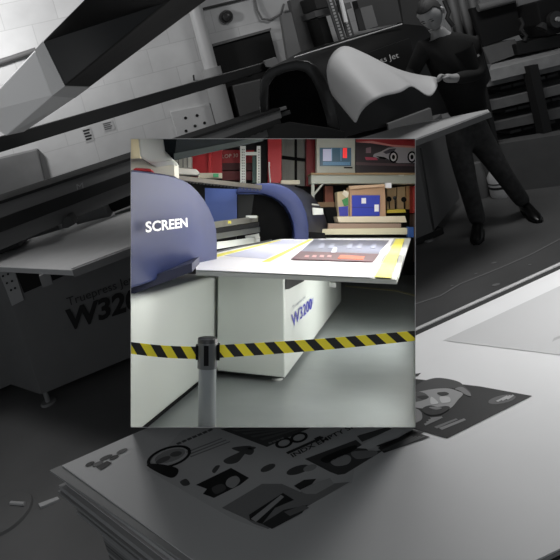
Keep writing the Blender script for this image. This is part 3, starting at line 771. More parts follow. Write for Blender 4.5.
blob(170, 456, 16, 6, 168, -.3, 2); blob(163, 460, 8, 2.5, 112, -.4, 4); blob(176, 454, 6, 2.5, 108, -.2, 4)
for k in range(7):
    x_, y_ = 176 + k * 5.2, 443.5 - k * 2.2
    ink([(x_, y_), (x_ + 4, y_ - 1.7), (x_ + 6, y_ - .4), (x_ + 2, y_ + 1.5)], 104, 'printed_block', 2)
for k in range(3): ink([(186 + k * 2, 452 + k * 2.2), (222 + k * 4, 438 + k * 1.6), (222.5 + k * 4, 438.8 + k * 1.6), (187 + k * 2, 452.9 + k * 2.2)], 150, 'printed_line', 2)
# tools sketch
for pts in ([(224, 460), (240, 452), (250, 447), (256, 448), (246, 453), (238, 462), (228, 464)], [(232, 448), (250, 446), (254, 451), (250, 455), (240, 452)], [(212, 471), (216, 466), (220, 466), (215, 473)], [(180, 482), (186, 479), (190, 484), (184, 486)]):
    inks(pts, 96, 'printed_tool', 2)
# dark portrait tile
ink([(196, 485), (231, 468), (249, 478), (240, 485), (214, 498), (203, 494), (207, 489)], 42, 'printed_picture', 2)
inks([(228, 479), (236, 476), (240, 481), (233, 488), (226, 485)], 180, 'printed_shape', 3)
inks([(212, 488), (222, 484), (226, 489), (216, 494)], 92, 'printed_shape', 3)
# strip of lower picture
ink([(222, 508), (262, 484), (282, 484), (300, 492), (330, 484), (350, 482), (268, 529), (254, 524), (246, 519)], 150, 'printed_picture', 2)
ink([(249, 515), (283, 493), (294, 500), (275, 508), (262, 524), (250, 520)], 46, 'printed_shape', 3)
ink([(251, 519), (281, 495), (284, 497), (256, 522)], 190, 'printed_shape', 4)
ink([(262, 524), (284, 510), (308, 505), (302, 513), (272, 529)], 66, 'printed_shape', 3)
ink([(284, 512), (304, 505), (309, 508), (290, 516)], 130, 'printed_shape', 4)
ink([(300, 491), (314, 484), (330, 478), (334, 484), (316, 494), (306, 494)], 190, 'printed_shape', 4)
ink([(294, 486), (304, 480), (316, 479), (312, 484), (300, 490)], 60, 'printed_shape', 4)
# round glyphs and heading
ringink(284, 443, 9, 5, 3, 40, -.25); ringink(299, 437.5, 9, 5, 3, 40, -.25)
def heading(s, a_, b_, h, v=55, bold=.02):
    text_on(s, sp(*a_, PZ + .0012), sp(*b_, PZ + .0012), sp(a_[0] - h * .9, a_[1] - h, PZ + .0012) - sp(*a_, PZ + .0012), 'letters', gray(v), top_sheet, thick=.0004, bold=bold)
heading('INDX EMPTY SP', (293, 457.5), (356, 427), 3.2)
ink([(286, 452.5), (322, 436.5), (324, 438), (288, 454.3)], 60, 'printed_line', 3)
ink([(314, 438.5), (320, 436), (323, 438), (317, 441)], 44, 'printed_block', 4)
for k in range(4): ink([(268 + k * 4, 443 - k * 1.5), (271 + k * 4, 441.8 - k * 1.5), (272.5 + k * 4, 442.8 - k * 1.5), (269.5 + k * 4, 444 - k * 1.5)], 150, 'printed_block', 3)
ink([(305, 459), (356, 440), (370, 452), (384, 450), (345, 474), (338, 475), (330, 472)], 80, 'printed_picture', 2)
inks([(331, 461), (345, 455), (351, 458), (348, 464), (336, 466)], 176, 'printed_shape', 3)
inks([(352, 452), (376, 451), (374, 456), (357, 459)], 150, 'printed_shape', 3)
inks([(322, 458), (352, 446), (356, 449), (334, 460), (326, 463)], 34, 'printed_shape', 3)
ink([(357, 448), (392, 428), (404, 430), (400, 434), (370, 449)], 226, 'printed_block', 3)
ink([(378, 448), (412, 431), (430, 437), (384, 453)], 64, 'printed_picture', 2)
for k in range(4): ink([(382 + k * 3, 450 - k * .4), (412 + k * 4, 436), (413 + k * 4, 436.8), (384 + k * 3, 451 - k * .4)], 106, 'printed_line', 3)
ink([(357, 436), (388, 427), (392, 429), (362, 442)], 90, 'printed_picture', 3)
blob(298, 470, 12, 4, 86, -.3, 3); blob(310, 468, 7, 3, 170, -.3, 4); blob(268, 468, 8, 3, 96, -.4, 3)
# coil print near the left corner
for k in range(5): blob(90 + k * 8, 464 - k * 3.2 + (k % 2) * 3, 5 + (k % 3), 1.8, (52, 110, 70, 44, 100)[k], -.4, 2)
ink([(96, 467), (107, 461), (112, 463), (101, 470)], 40, 'printed_shape', 3)

# ---- things on the floor near the pile
c0 = at(4, 515); 
o = MB().tube([c0, c0 + Z * .012, c0 + Z * .016], [.125, .12, .05], 36).build('round_floor_plate', gray(105, .6), smooth=True); tag(o, 'round flat grey plate lying on the floor at the lower left', 'floor plate')
o = MB().tube([at(12, 507) + Z * .02, at(26, 508) + Z * .02], .008, 8).build('metal_rod', gray(190)); tag(o, 'short pale rod on the floor beside the round plate', 'rod')
o = MB().ext([at(39, 505.5), at(58, 498.5), at(60, 501), at(41, 509)], Z * .01).build('pale_strip', gray(200, .6)); tag(o, 'short pale strip lying on the floor against the pile', 'strip')
pts = [at(x, y, .0015) for x, y in ((412, 305), (440, 296), (460, 284), (500, 268), (530, 255), (562, 238))]
o = MB()
for a_, b_ in zip(pts[:-1], pts[1:]):
    w_ = V((-(b_ - a_).y, (b_ - a_).x, 0)).normalized() * .006; o.ext([a_ - w_, b_ - w_, b_ + w_, a_ + w_], Z * .001)
o = o.build('floor_crack', gray(140, .7)); tag(o, 'thin pale scratch line across the dark shop floor at right', 'floor line')
for k, (x, y, r) in enumerate(((496, 285, .02), (494, 263, .014), (530, 265, .009), (476, 274, .008), (452, 286, .008))):
    c0 = at(x, y); o = MB().ext([c0 + V((r * math.cos(t) * 1.3, r * .7 * math.sin(t), .001)) for t in (0, 1.1, 2.2, 3.3, 4.4, 5.4)], Z * .002).build('paper_scrap', gray(150)); tag(o, 'tiny pale paper scrap on the dark shop floor, %s' % ('the largest', 'second largest, above the largest', 'rightmost', 'second from left', 'leftmost')[k], 'scrap', 'scraps on the shop floor')

#%%BAY
# =================================================================== THE LIT PRINT BAY (full colour)
K = dict(cut=True)
def im(n, r, g, b, rough=.5, **k): return mat('bay_' + n, rgb(r, g, b), rough, **k)
white = im('white_panel', 196, 202, 197, .45, noise=.02)
cream = im('cream', 206, 200, 180, .6)
blue = im('navy_blue', 26, 40, 86, .5, noise=.03)
bluel = im('blue_panel', 52, 72, 128, .5)
bblk = im('black', 6, 7, 9, .7, spec=.15)
dgr = im('dark_grey', 58, 60, 62, .5)
mgr = im('mid_grey', 128, 130, 126, .45)
lgr = im('light_grey', 176, 180, 176, .4)
red = im('red', 176, 18, 30, .5)
yel = im('yellow', 232, 224, 96, .5)
palew = im('bed_white', 240, 240, 244, .4)
def ibox(pts, y, t, name, material, parent=None, bevel=0., label=None, cat=None, group=None):
    if parent is not None and parent.type == 'MESH':
        return MB().ext([idp(a_, b_, y) for a_, b_ in pts], iv(0, t, 0)).build(name, material, parent, bevel=bevel * S, cut=True, origin=WORLD[parent.name])
    o = MB().ext([idp(a_, b_, y) for a_, b_ in pts], iv(0, t, 0)).build(name, material, parent, bevel=bevel * S, cut=True)
    if label and o: tag(o, label, cat, group)
    return o
def R4(x0, y0, x1, y1): return [(x0, y0), (x1, y0), (x1, y1), (x0, y1)]

# shell
o = MB().ext([iat(60, 436), iat(500, 436), ip(8, 17, 0), ip(-8, 17, 0)], iv(0, 0, -.03)).build('floor', im('floor_grey', 140, 146, 146, .35, noise=.06, scale=20), cut=True); tag(o, kind='structure')
o = MB().ext([ip(-8, 16.6, -.1), ip(8, 16.6, -.1), ip(8, 16.6, 5), ip(-8, 16.6, 5)], iv(0, .1, 0)).build('wall_back', im('backwall', 44, 44, 46, .8), cut=True); tag(o, kind='structure')
caseM = mat('case_shell', rgb(205), .7)
YF, YB = 3.6, 16.8
def casewall(c0, c1, name, out):  # added shells, unseen edge-on, keep the bay's light from spilling out
    pts = [idp(*c0, YF), idp(*c1, YF), idp(*c1, YB), idp(*c0, YB)]
    o = MB().ext(pts, V(out) * .0004).build(name, caseM); tag(o, kind='structure')
e = .04
casewall((CX0 - e, CY0 - e), (CX0 - e, CY1 + e), 'case_wall_left', SEC[0])
casewall((CX1 + e, CY0 - e), (CX1 + e, CY1 + e), 'case_wall_right', SEC[1])
casewall((CX0 - e, CY0 - e), (CX1 + e, CY0 - e), 'ceiling', SEC[2])  # unseen lid of the case, added to hold light in
# sill under the floor's front edge
pts = [idp(CX0 - e, CY1 + e, YF), idp(CX1 + e, CY1 + e, YF), iat(CX1 + e, CY1 + e), iat(CX0 - e, CY1 + e)]
o = MB().ext(pts, SEC[3] * .0004).build('trim_2', caseM); tag(o, kind='structure')

# floor line
o = MB().ext([iat(345, 285.5, .002), iat(395, 290, .002), iat(418, 295.5, .002), iat(418, 297.2, .002), iat(395, 291.3, .002), iat(345, 286.6, .002)], iv(0, 0, .004)).build('floor_marking', im('line', 200, 196, 150, .6), cut=True); tag(o, 'thin pale yellow line marked on the bay floor', 'floor line')

# ---- colour printer
fa, fb = iat(148, 426, .05), iat(218, 368, .05)
dn = (fb - fa).normalized(); lf = (iR * -1.3 + iG * .45) * S
nf = dn.cross(iW).normalized()
if nf.dot(CAM - fa) < 0: nf = -nf
pr = thing('flatbed_printer', fa - iW * .05 * S, 'navy blue and white flatbed printer with SCREEN lettering in the bright bay', 'printer')
f0 = fa - dn * .06
bc = MB().ext([f0, fb, fb + lf, f0 + lf], iW * (.915 * S)).build('end_cabinet', white, pr, bevel=.05 * S, cut=True, seg=4, smooth=True)
sub(MB().ext([f0 + lf * .03 - iW * .04 * S, fb + lf * .03 - iW * .04 * S, fb + lf - iW * .04 * S, f0 + lf - iW * .04 * S], iW * .035 * S), 'kickboard', bblk, bc, cut=True)
fp = lambda x, y, off=0.: onplane(x, y, fa + nf * (off * S), nf)
# cover
prof = [(100, 301), (100, 166), (131, 168.5), (151, 171), (165, 173), (175, 175.5), (184, 179), (192, 184), (199, 191), (205, 199), (210.5, 208.5), (215, 219), (218, 231), (219, 246), (218.6, 263), (192, 271)]
P3 = [fp(x, y, .02) for x, y in prof]
cc = sum(P3, V()) / len(P3)
def scl(k, off): return [cc + (p - cc) * k - nf * (off * S) for p in P3]
cover = MB().loft([scl(.93, -.0), scl(.965, .012), scl(.99, .045), scl(1.0, .1), scl(1.0, .9)]).build('navy_cover', blue, pr, cut=True, smooth=True)
ibox([(100, 286), (131, 283), (192, 263), (192, 272), (131, 295), (100, 305)], 4.4, .8, 'lower_skirt', im('navy_dark', 30, 36, 66, .5), pr)
text_on('SCREEN', fp(144.5, 232.3, .06), fp(186.5, 226.6, .06), (fp(144.3, 222, .06) - fp(144.8, 232.3, .06)), 'letters', im('letter_white', 245, 245, 245, .5, emit=0), cover, thick=.01 * S, bold=.025, cut=True)
ibox(R4(194, 262, 212, 271), 5.62, .2, 'dark_gap', bblk, pr)  # black block fills in the dark gap below the cover
ibox([(207, 269.5), (214, 268.5), (214, 270.5), (207, 271.5)], 5.55, .1, 'yellow_tab', yel, pr)
# red tail-light on top of cover
ibox([(133, 169), (136, 167.7), (150, 168.7), (152, 171.5), (134, 171)], 4.9, .15, 'red_strip', red, pr, bevel=.005)
# middle cabinet + long side
g0, g1, g2 = iat(217, 371, .06), iat(285, 378, .06), iat(341.5, 301, .06)
mc = MB().ext([g0, g1, g1 + (g2 - g1) * .035, g0 + (g2 - g1) * .2], iW * (.925 * S)).build('front_cabinet', white, pr, bevel=.012 * S, cut=True)
# sides
side = MB().ext([g1 + (g2 - g1) * .02, g2, g2 + iv(-1.2, 0, 0), g1 + (g2 - g1) * .1 + iv(-1.0, 0, 0)], iW * (.86 * S)).build('side_panel', white, pr, bevel=.01 * S, cut=True)
ns = (g2 - g1).cross(iW).normalized()
if ns.dot(CAM - g1) < 0: ns = -ns
s_ = lambda x, y, off=.006: onplane(x, y, g1 + ns * (off * S), ns)
sub(MB().ext([s_(285.3, 277, .004), s_(304, 276), s_(304, 281), s_(289, 289), s_(285.3, 289.5)], ns * .003 * S), 'shadow_gap', bblk, side, cut=True)
text_on('W3200', s_(291.8, 327.5), s_(312, 308), s_(291.2, 315) - s_(291.8, 327.5), 'letters', im('letter_blue', 44, 44, 160, .5), side, thick=.001 * S, bold=.015, cut=True)
text_on('UV', s_(310.5, 307.5), s_(313.5, 304.5), s_(310.5, 300) - s_(310.5, 307.5), 'letters', im('letter_blue', 44, 44, 160, .5), side, thick=.001 * S, cut=True)
text_on('Truepress Jet', s_(292.5, 309), s_(305.5, 298), s_(292.4, 306) - s_(292.5, 309), 'letters', im('letter_grey', 110, 120, 140, .5), side, thick=.001 * S, cut=True)
for x in (226, 271): # cabinet seams / holes
    c0 = idp(x, 276.5, 5.3); 
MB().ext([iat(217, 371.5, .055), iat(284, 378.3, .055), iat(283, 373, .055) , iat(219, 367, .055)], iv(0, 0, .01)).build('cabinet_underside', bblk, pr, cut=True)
for (x, y) in ((277, 379), (337, 304.5)):
    c0 = iat(x, y, 0) 
    ft = MB().tube([c0 + iW * .07 * S, c0 + iW * .015 * S], .02 * S, 12).build('foot', mgr, pr, cut=True, smooth=True)
    sub(MB().tube([c0 + iW * .018 * S, c0], [.045 * S, .055 * S], 16), 'foot_pad', lgr, ft, cut=True, smooth=True)
# bed
bzz = 1.12
bd = MB().ext([iat(x, y, bzz) for x, y in ((196, 271.2), (396.5, 279.7), (411, 237.5), (284, 238), (262, 243), (196, 256))], iv(0, 0, -.03)).build('flat_bed', lgr, pr, cut=True)
def onbed(pts, name, material, lift=1, parent=bd):
    return MB().ext([iat(x, y, bzz + .002 + lift * .004) for x, y in pts], iv(0, 0, .003)).build(name, material, parent, cut=True, origin=WORLD[parent.name])
onbed([(196, 270.2), (372, 277.8), (394, 238.6), (284, 239), (262, 244), (196, 257)], 'white_surface', palew)
onbed([(374.5, 277.2), (391, 278.3), (404.5, 239), (396, 239)], 'yellow_strip', im('pale_yellow', 222, 212, 84, .5), 2)
onbed([(217, 254.5), (278, 240.2), (281, 240.2), (217, 257)], 'yellow_tape', im('tape', 226, 218, 80, .5), 2)
onbed([(262, 262), (309, 239.4), (313, 239.4), (270, 261.6)], 'yellow_tape', im('tape', 226, 218, 80, .5), 2)
onbed([(224, 256), (282, 240.2), (308, 239.8), (266, 259)], 'lavender_field', im('lavender', 196, 200, 224, .5), 1.5)
sub(MB().ext([iat(217, 262, bzz + .001), iat(396, 270, bzz + .001), iat(396, 270.2, bzz + .001), iat(217, 262.2, bzz + .001)], iv(0, 0, .001)), 'seam', lgr, bd, cut=True)
MB().ext([iat(285, 276, 1.08), iat(390, 281, 1.08), iat(400, 262, 1.08), iat(300, 255, 1.08)], iv(0, 0, -.02)).build('bed_frame', mgr, pr, cut=True)
ibox(R4(331, 283, 336, 287.5), 6.4, .1, 'clamp', lgr, pr)
# printed job on the bed
job = MB().ext([iat(x, y, bzz + .012) for x, y in ((291, 259.5), (314, 239.6), (389, 240.5), (373, 262))], iv(0, 0, .004)).build('printed_poster', im('job_grey', 108, 112, 128, .35), cut=True)
tag(job, 'printed poster with grey and maroon bands lying on the white printer bed', 'poster')
def onjob(pts, name, material, l=1): return MB().ext([iat(x, y, bzz + .016 + .003 * l) for x, y in pts], iv(0, 0, .002)).build(name, material, job, cut=True, origin=WORLD[job.name])
onjob([(291.5, 259.3), (300.5, 251.3), (379, 254), (373, 261.8)], 'maroon_band', im('maroon', 84, 20, 34, .4))
onjob([(337.5, 258.6), (340.5, 255), (365, 256.3), (363, 259.8)], 'orange_patch', im('orange', 226, 96, 44, .5), 2)
for k in range(4): onjob([(304 + k * 7.5, 257.2 - k * .1), (305.5 + k * 7.5, 255.2), (309.5 + k * 7.5, 255.3), (308.5 + k * 7.5, 257.5)], 'printed_line', im('pink', 200, 150, 150, .5), 2)
onjob([(331, 252.5), (334, 247.5), (337, 247.8), (336, 252.6)], 'printed_shape', im('pale_blue', 200, 206, 220, .5), 2)
for x_ in (318, 328, 346, 356, 370): onjob([(x_, 248), (x_ + 3, 243), (x_ + 7, 243.2), (x_ + 5, 248.4)], 'printed_shape', im('steel', 136, 140, 156, .4), 1)
# rails through the arch
def irail(a_, b_, h0, h1, y0, y1, name, material, t=.15):
    return MB().ext([idp(*a_, y0), idp(*b_, y1), idp(b_[0], b_[1] + h1, y1), idp(a_[0], a_[1] + h0, y0)], iv(0, t, 0)).build(name, material, pr, cut=True)
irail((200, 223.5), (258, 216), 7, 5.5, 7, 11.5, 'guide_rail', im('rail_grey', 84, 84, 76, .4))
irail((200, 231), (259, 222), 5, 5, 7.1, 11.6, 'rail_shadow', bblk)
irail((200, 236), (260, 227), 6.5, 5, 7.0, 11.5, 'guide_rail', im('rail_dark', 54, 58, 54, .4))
irail((200, 244), (260, 237), 8, 5, 7.3, 12.2, 'rear_bed', im('rear_bed', 214, 220, 214, .5))
irail((200, 255), (272, 239.5), 4.5, 1.5, 6.4, 12.2, 'edge_rail', dgr)
ibox(R4(246, 215.5, 257, 218), 10.5, .2, 'sensor', lgr, pr); ibox(R4(228, 221, 231, 223.5), 8.3, .1, 'sensor', yel, pr)
ibox([(245, 236), (259, 233.5), (260, 239), (256, 240), (255, 237), (246, 239)], 11.4, .1, 'bracket', lgr, pr)
# back panel and chain
ibox([(205, 188), (262, 190), (262, 194), (237, 194), (237, 219), (205, 224)], 12.6, .2, 'back_panel', bluel, pr)
irail((170, 174.5), (262, 185), 4.5, 4, 6.5, 11.9, 'cable_chain', im('chain_brown', 84, 80, 72, .6))
for k in range(24):
    x = 178 + k * 3.5; y = 174.5 + (x - 170) * .1141 + 4; d = 6.5 + (x - 170) / 92 * 5.4
    MB().ext([idp(x, y, d - .02), idp(x + 1.9, y + .2, d - .02), idp(x + 1.9, y + 2.2, d - .02), idp(x, y + 2, d - .02)], iv(0, .1, 0)).build('chain_link', dgr, pr, cut=True)
# far housing
o_ = [(236, 192), (238, 187), (250, 184.5), (260, 183.6), (270, 183), (279, 184.5), (288, 188), (296, 194), (302, 202), (306.5, 213), (308.7, 226), (308.5, 241)]
i_ = [(236.5, 194), (239, 192.8), (248, 192.4), (257, 192.6), (265, 194), (273, 196.8), (280, 201), (286, 207), (290, 214), (293, 222), (294.5, 231), (294.5, 241)]
MB().ring([idp(x, y, 12.4) for x, y in o_], [idp(x, y, 12.4) for x, y in i_], iv(0, .7, 0)).build('arch_rim', blue, pr, bevel=.035 * S, cut=True, smooth=True)
bk = [(244, 200), (246, 190), (256, 186), (266, 184), (280, 184), (292, 185.5), (303, 189.5), (313, 196.5), (320, 206), (325, 216), (328.5, 228), (327, 240)]
md_ = [(a_[0] * .6 + b_[0] * .4, a_[1] * .6 + b_[1] * .4 - .8) for a_, b_ in zip(o_, bk)]
far = MB().loft([[idp(x, y, 12.9) for x, y in o_ + [(236, 241)]], [idp(x, y, 13.4) for x, y in md_ + [(238, 241)]], [idp(x, y, 14.4) for x, y in bk + [(244, 240.5)]]], cap0=False).build('far_housing', im('housing_slate', 32, 36, 50, .5), pr, cut=True, smooth=True)
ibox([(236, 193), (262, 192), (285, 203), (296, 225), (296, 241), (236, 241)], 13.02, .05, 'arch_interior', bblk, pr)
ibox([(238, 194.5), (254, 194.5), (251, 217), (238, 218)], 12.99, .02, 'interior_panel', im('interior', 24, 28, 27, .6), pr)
ibox([(312.5, 207.5), (323, 208.5), (323.5, 214.5), (313, 215)], 13.2, .1, 'label_plate', lgr, pr)
ibox([(312, 203.5), (319, 204.3), (319, 205.8), (312, 205)], 13.2, .1, 'label_line', mgr, pr)
ibox([(303, 232), (311, 232), (325, 233), (326, 239.5), (303, 240)], 12.9, .2, 'base_strip', bblk, pr)

# overhead arm in the bay
oa = thing('overhead_arm', idp(170, 165, 4.6), 'black overhead arm with white end cap above the navy printer cover', 'machine arm')
def isec(pts, y): return [idp(a_, b_, y) for a_, b_ in pts]
MB().loft([isec([(162, 130), (165, 151), (174, 160), (178, 130)], 4.9), isec([(262, 118), (262, 135), (264, 141), (264, 118)], 7.4)]).build('black_housing', im('arm_black', 18, 22, 24, .95, spec=.05), oa, cut=True)
MB().ext([idp(173.6, 153.5, 4.85), idp(174.2, 159.8, 4.85), idp(262.5, 140.6, 7.3), idp(262, 136.5, 7.3)], iv(0, .05, 0)).build('shading_band', im('arm_shading', 40, 46, 46, .9, spec=.1), oa, cut=True)  # lighter band paints the shading on the arm's lower face
MB().ext(isec([(137, 130), (162.3, 130), (165.3, 151.2), (173.6, 160), (150, 163.5), (140, 157)], 4.95), iv(0, .5, 0)).build('white_cap', im('cap_white', 196, 200, 196, .5), oa, cut=True, bevel=.02 * S)
MB().ext(isec([(140, 158), (150, 164), (174, 161), (174.5, 176), (131, 169), (120, 168), (120, 160)], 5.3), iv(0, .4, 0)).build('cap_underside', im('cap_light', 214, 212, 200, .6), oa, cut=True)
ibox([(120, 130), (138, 130), (140, 158), (131, 168), (120, 168)], 5.8, .1, 'wall_sheet', im('warm_white', 226, 216, 184, .7), None, 0, 'warm white upright panel at the upper left corner of the bright bay', 'panel')

# back of the bay, left to right
ibox(R4(174, 157, 192, 168), 15, .4, 'corrugated_box', im('carton_pale', 196, 196, 188, .7), None, .01, 'pale ribbed carton behind the black overhead arm', 'box')
ibox([(174, 167.5), (196, 169), (199, 172), (198, 175), (174, 174)], 13.5, .4, 'paper_roll', im('roll_white', 214, 212, 204, .6), None, .02, 'long white roll lying below the ribbed carton', 'roll')
for x in (178, 182.5, 187): ibox(R4(x, 156, x + 1, 167.5), 14.95, .04, 'packing_rib', mgr, None, 0, 'thin grey rib on the pale carton, %s' % {178: 'left one', 182.5: 'middle one', 187: 'right one'}[x], 'rib', 'ribs in front of the pale carton')
lk = thing('red_locker', idp(205, 178, 15.2), 'red cabinet behind the cable chain left of the white rack', 'cabinet')
ibox(R4(191, 146, 222, 176), 15.2, .6, 'body', red, lk); ibox(R4(208.5, 152, 211.5, 176), 15.1, .1, 'post', im('red_bright', 200, 40, 46, .5), lk)
ibox(R4(198, 173, 222, 178), 14.4, .2, 'ledge', cream, lk)
ibox(R4(213, 173.5, 218.5, 177), 14.2, .1, 'green_block', im('green', 70, 160, 110, .5), None, .01, 'tiny green block on the ledge of the red cabinet', 'block')
rs = thing('red_sign', idp(230, 165, 15.6), 'red shelf front with pale lettering behind the white rack', 'sign')
rsb = ibox(R4(220, 150, 254, 163), 15.6, .2, 'board', im('red_deep', 160, 20, 30, .5), rs)
text_on('SLOP 30', idp(219.5, 158.5, 15.5), idp(238, 157, 15.5), iv(0, 0, .1), 'letters', im('letter_pale', 210, 190, 180, .6), rsb, thick=.01 * S, cut=True)
ibox(R4(221, 163, 254, 170), 15.4, .5, 'shelf_box', im('maroon_dark', 70, 12, 18, .6), None, 0, 'dark maroon box on the shelf behind the white rack, upper', 'box', 'maroon boxes')
ibox(R4(222, 171, 254, 180), 15.3, .5, 'shelf_box', im('maroon_mid', 96, 22, 26, .6), None, 0, 'dark maroon box on the shelf behind the white rack, lower', 'box', 'maroon boxes')
wr_ = thing('white_rack', idp(250, 183, 14.8), 'white perforated steel rack frame with two uprights and a crossbar', 'rack')
wm_ = im('rack_white', 208, 212, 206, .5)
for x0, x1 in ((240.2, 245.8), (256.8, 260.6)):
    u_ = ibox(R4(x0, 146, x1, 184), 14.8, .15, 'upright', wm_, wr_)
    for k in range(13):
        for xo in ((.3, .62) if x1 - x0 > 5 else (.45,)):
            xx = x0 + (x1 - x0) * xo; ibox(R4(xx, 149 + k * 2.7, xx + .8, 150.2 + k * 2.7), 14.78, .01, 'slot', dgr, u_)
ibox(R4(245, 152, 258, 155), 14.85, .1, 'crossbar', wm_, wr_)
ibox(R4(252.5, 156, 257.5, 183), 15.0, .3, 'green_board', im('green_grey', 66, 92, 88, .6), None, 0, 'narrow grey-green panel between the uprights of the white rack', 'panel')
ibox(R4(261, 139, 268, 184), 15.9, .1, 'dark_board', im('slate', 30, 34, 36, .6), None, 0, 'dark upright board between white rack and red pillar', 'board')
rp = thing('red_pillar', idp(275, 184, 15.2), 'bright red square pillar right of the white rack', 'pillar')
rpb = ibox(R4(268, 136, 281.5, 185), 15.2, .5, 'shaft', red, rp)
ibox(R4(268.5, 162, 270, 166), 15.15, .05, 'switch', wm_, rpb)
MB().tube([idp(269, 166, 15.1), idp(269.6, 175, 15.1), idp(270.5, 184, 15.1)], .02 * S, 6).build('cable', wm_, rp, cut=True)
sh = thing('shutter_door', idp(293, 184, 16), 'grey panelled shutter door between two red pillars', 'door')
shb = ibox(R4(282, 136, 306, 186), 16.0, .1, 'shutter', im('shutter', 134, 136, 130, .6), sh)
ibox(R4(295, 136, 297, 186), 15.9, .1, 'mullion', bblk, sh)
ibox([(282, 155.5), (306, 158.5), (306, 161.5), (282, 158.8)], 15.9, .1, 'crossbar', bblk, sh)
for x in (286, 290, 300, 303): ibox(R4(x, 139, x + .8, 186), 15.97, .03, 'rib', mgr, shb)
ibox(R4(306.5, 136, 317, 186), 15.6, .4, 'red_pillar', im('red_dim', 130, 14, 24, .5), None, 0, 'darker red pillar directly left of the framed monitor', 'pillar')
ibox(R4(281, 180, 300, 184.5), 14.9, .3, 'white_parcel', cream, None, .02, 'flat cream parcel behind the top of the far blue housing', 'parcel')

# shelf bench with monitor and poster
tb = thing('steel_shelf', idp(360, 240, 15), 'grey steel shelf bench carrying the monitor and poster', 'shelf')
st_ = im('shelf_steel', 156, 160, 150, .45)
ibox(R4(311, 174.5, 430, 183.6), 14.6, .6, 'shelf_beam', st_, tb, .01)
ibox(R4(311, 172.8, 430, 174.6), 14.5, .8, 'shelf_top', im('shelf_brown', 142, 118, 84, .6), tb)
ibox(R4(311.5, 176, 314.5, 216), 14.65, .12, 'post', st_, tb)
ibox([(314, 193), (322, 183.5), (324, 183.5), (315, 195)], 14.65, .08, 'brace', st_, tb)
ibox([(399, 174), (404, 174), (404, 176), (399, 176)], 14.55, .05, 'tag', lgr, tb)
mo_ = thing('monitor', idp(335, 173, 14.8), 'pale framed monitor showing a dark screen with a red bar', 'monitor')
mb_ = ibox(R4(316.6, 138, 355, 173), 14.9, .3, 'casing', im('mon_case', 176, 178, 166, .4), mo_, .01)
scn = ibox(R4(319.8, 147.8, 351.2, 166), 14.86, .03, 'screen', im('screen', 40, 66, 82, .3, emit=.5), mo_)
ibox(R4(343, 148, 347, 158), 14.84, .01, 'red_bar', im('screen_red', 220, 50, 50, .4, emit=.7), scn)
ibox(R4(323, 149, 331.5, 161), 14.84, .01, 'text_block', im('screen_grey', 150, 150, 170, .4, emit=.5), scn)
for k in range(3): ibox(R4(323, 162 + k * 1.2, 350, 162.5 + k * 1.2), 14.84, .01, 'text_line', im('screen_blue', 90, 130, 160, .4, emit=.5), scn)
for x_ in (331.5, 340.8): ibox(R4(x_, 148, x_ + .5, 161), 14.84, .01, 'text_line', im('screen_blue', 90, 130, 160, .4, emit=.5), scn)
ibox(R4(344, 167, 352.5, 168.2), 14.86, .02, 'logo_strip', bblk, mo_)
ps = thing('car_poster', idp(385, 172, 15), 'dark poster of a pale sports car under a red roof', 'poster')
pb = ibox(R4(355.5, 138, 430, 172.8), 15, .05, 'sheet', im('poster_dark', 46, 38, 42, .35), ps)
def pq(pts, name, material, l=1): ibox(pts, 15 - .012 * l, .008, name, material, pb)
pq([(356, 139), (430, 139), (430, 146), (392, 146), (372, 142.5), (356, 142)], 'printed_roof', im('poster_red', 150, 36, 40, .5))
pq([(356, 142), (372, 143.2), (395, 147), (430, 148.5), (430, 146.8), (392, 144.8), (372, 141)], 'printed_beam', im('poster_pink', 200, 130, 124, .5), 2)
pq([(374, 154), (381, 151.5), (388, 147.8), (396, 147), (416, 148), (430, 149), (430, 163), (398, 163), (389, 160), (378, 158), (373, 156.5)], 'printed_car', im('poster_silver', 150, 148, 152, .4), 3)
pq([(383, 152), (390, 148.8), (396, 148.3), (394, 152), (386, 154)], 'printed_windscreen', im('poster_glass', 60, 56, 66, .4), 4)
pq([(376, 156), (384, 157), (390, 160), (380, 158.5)], 'printed_grille', bblk, 4)
for cx in (393.5, 412):
    pq([(cx + 4.6 * math.cos(t), 157 + 6 * math.sin(t)) for t in [k * .5236 for k in range(12)]], 'printed_tyre', bblk, 5)
    pq([(cx + 3 * math.cos(t), 157 + 4.2 * math.sin(t)) for t in [k * .5236 for k in range(12)]], 'printed_rim', im('poster_rim', 190, 188, 190, .4), 6)
    pq([(cx + 1.6 * math.cos(t), 157 + 2.4 * math.sin(t)) for t in [k * .5236 for k in range(12)]], 'printed_hub', bblk, 7)
pq([(365, 157), (376, 157.5), (378, 160), (366, 160)], 'printed_sign', im('poster_magenta', 170, 60, 84, .5), 2)
pq([(366, 148), (371, 147), (371, 153), (366, 153)], 'printed_figure', im('poster_grey', 120, 96, 104, .5), 2)
pq([(356, 162), (430, 165), (430, 166.5), (356, 165)], 'printed_road', im('poster_road', 84, 64, 66, .5), 2)

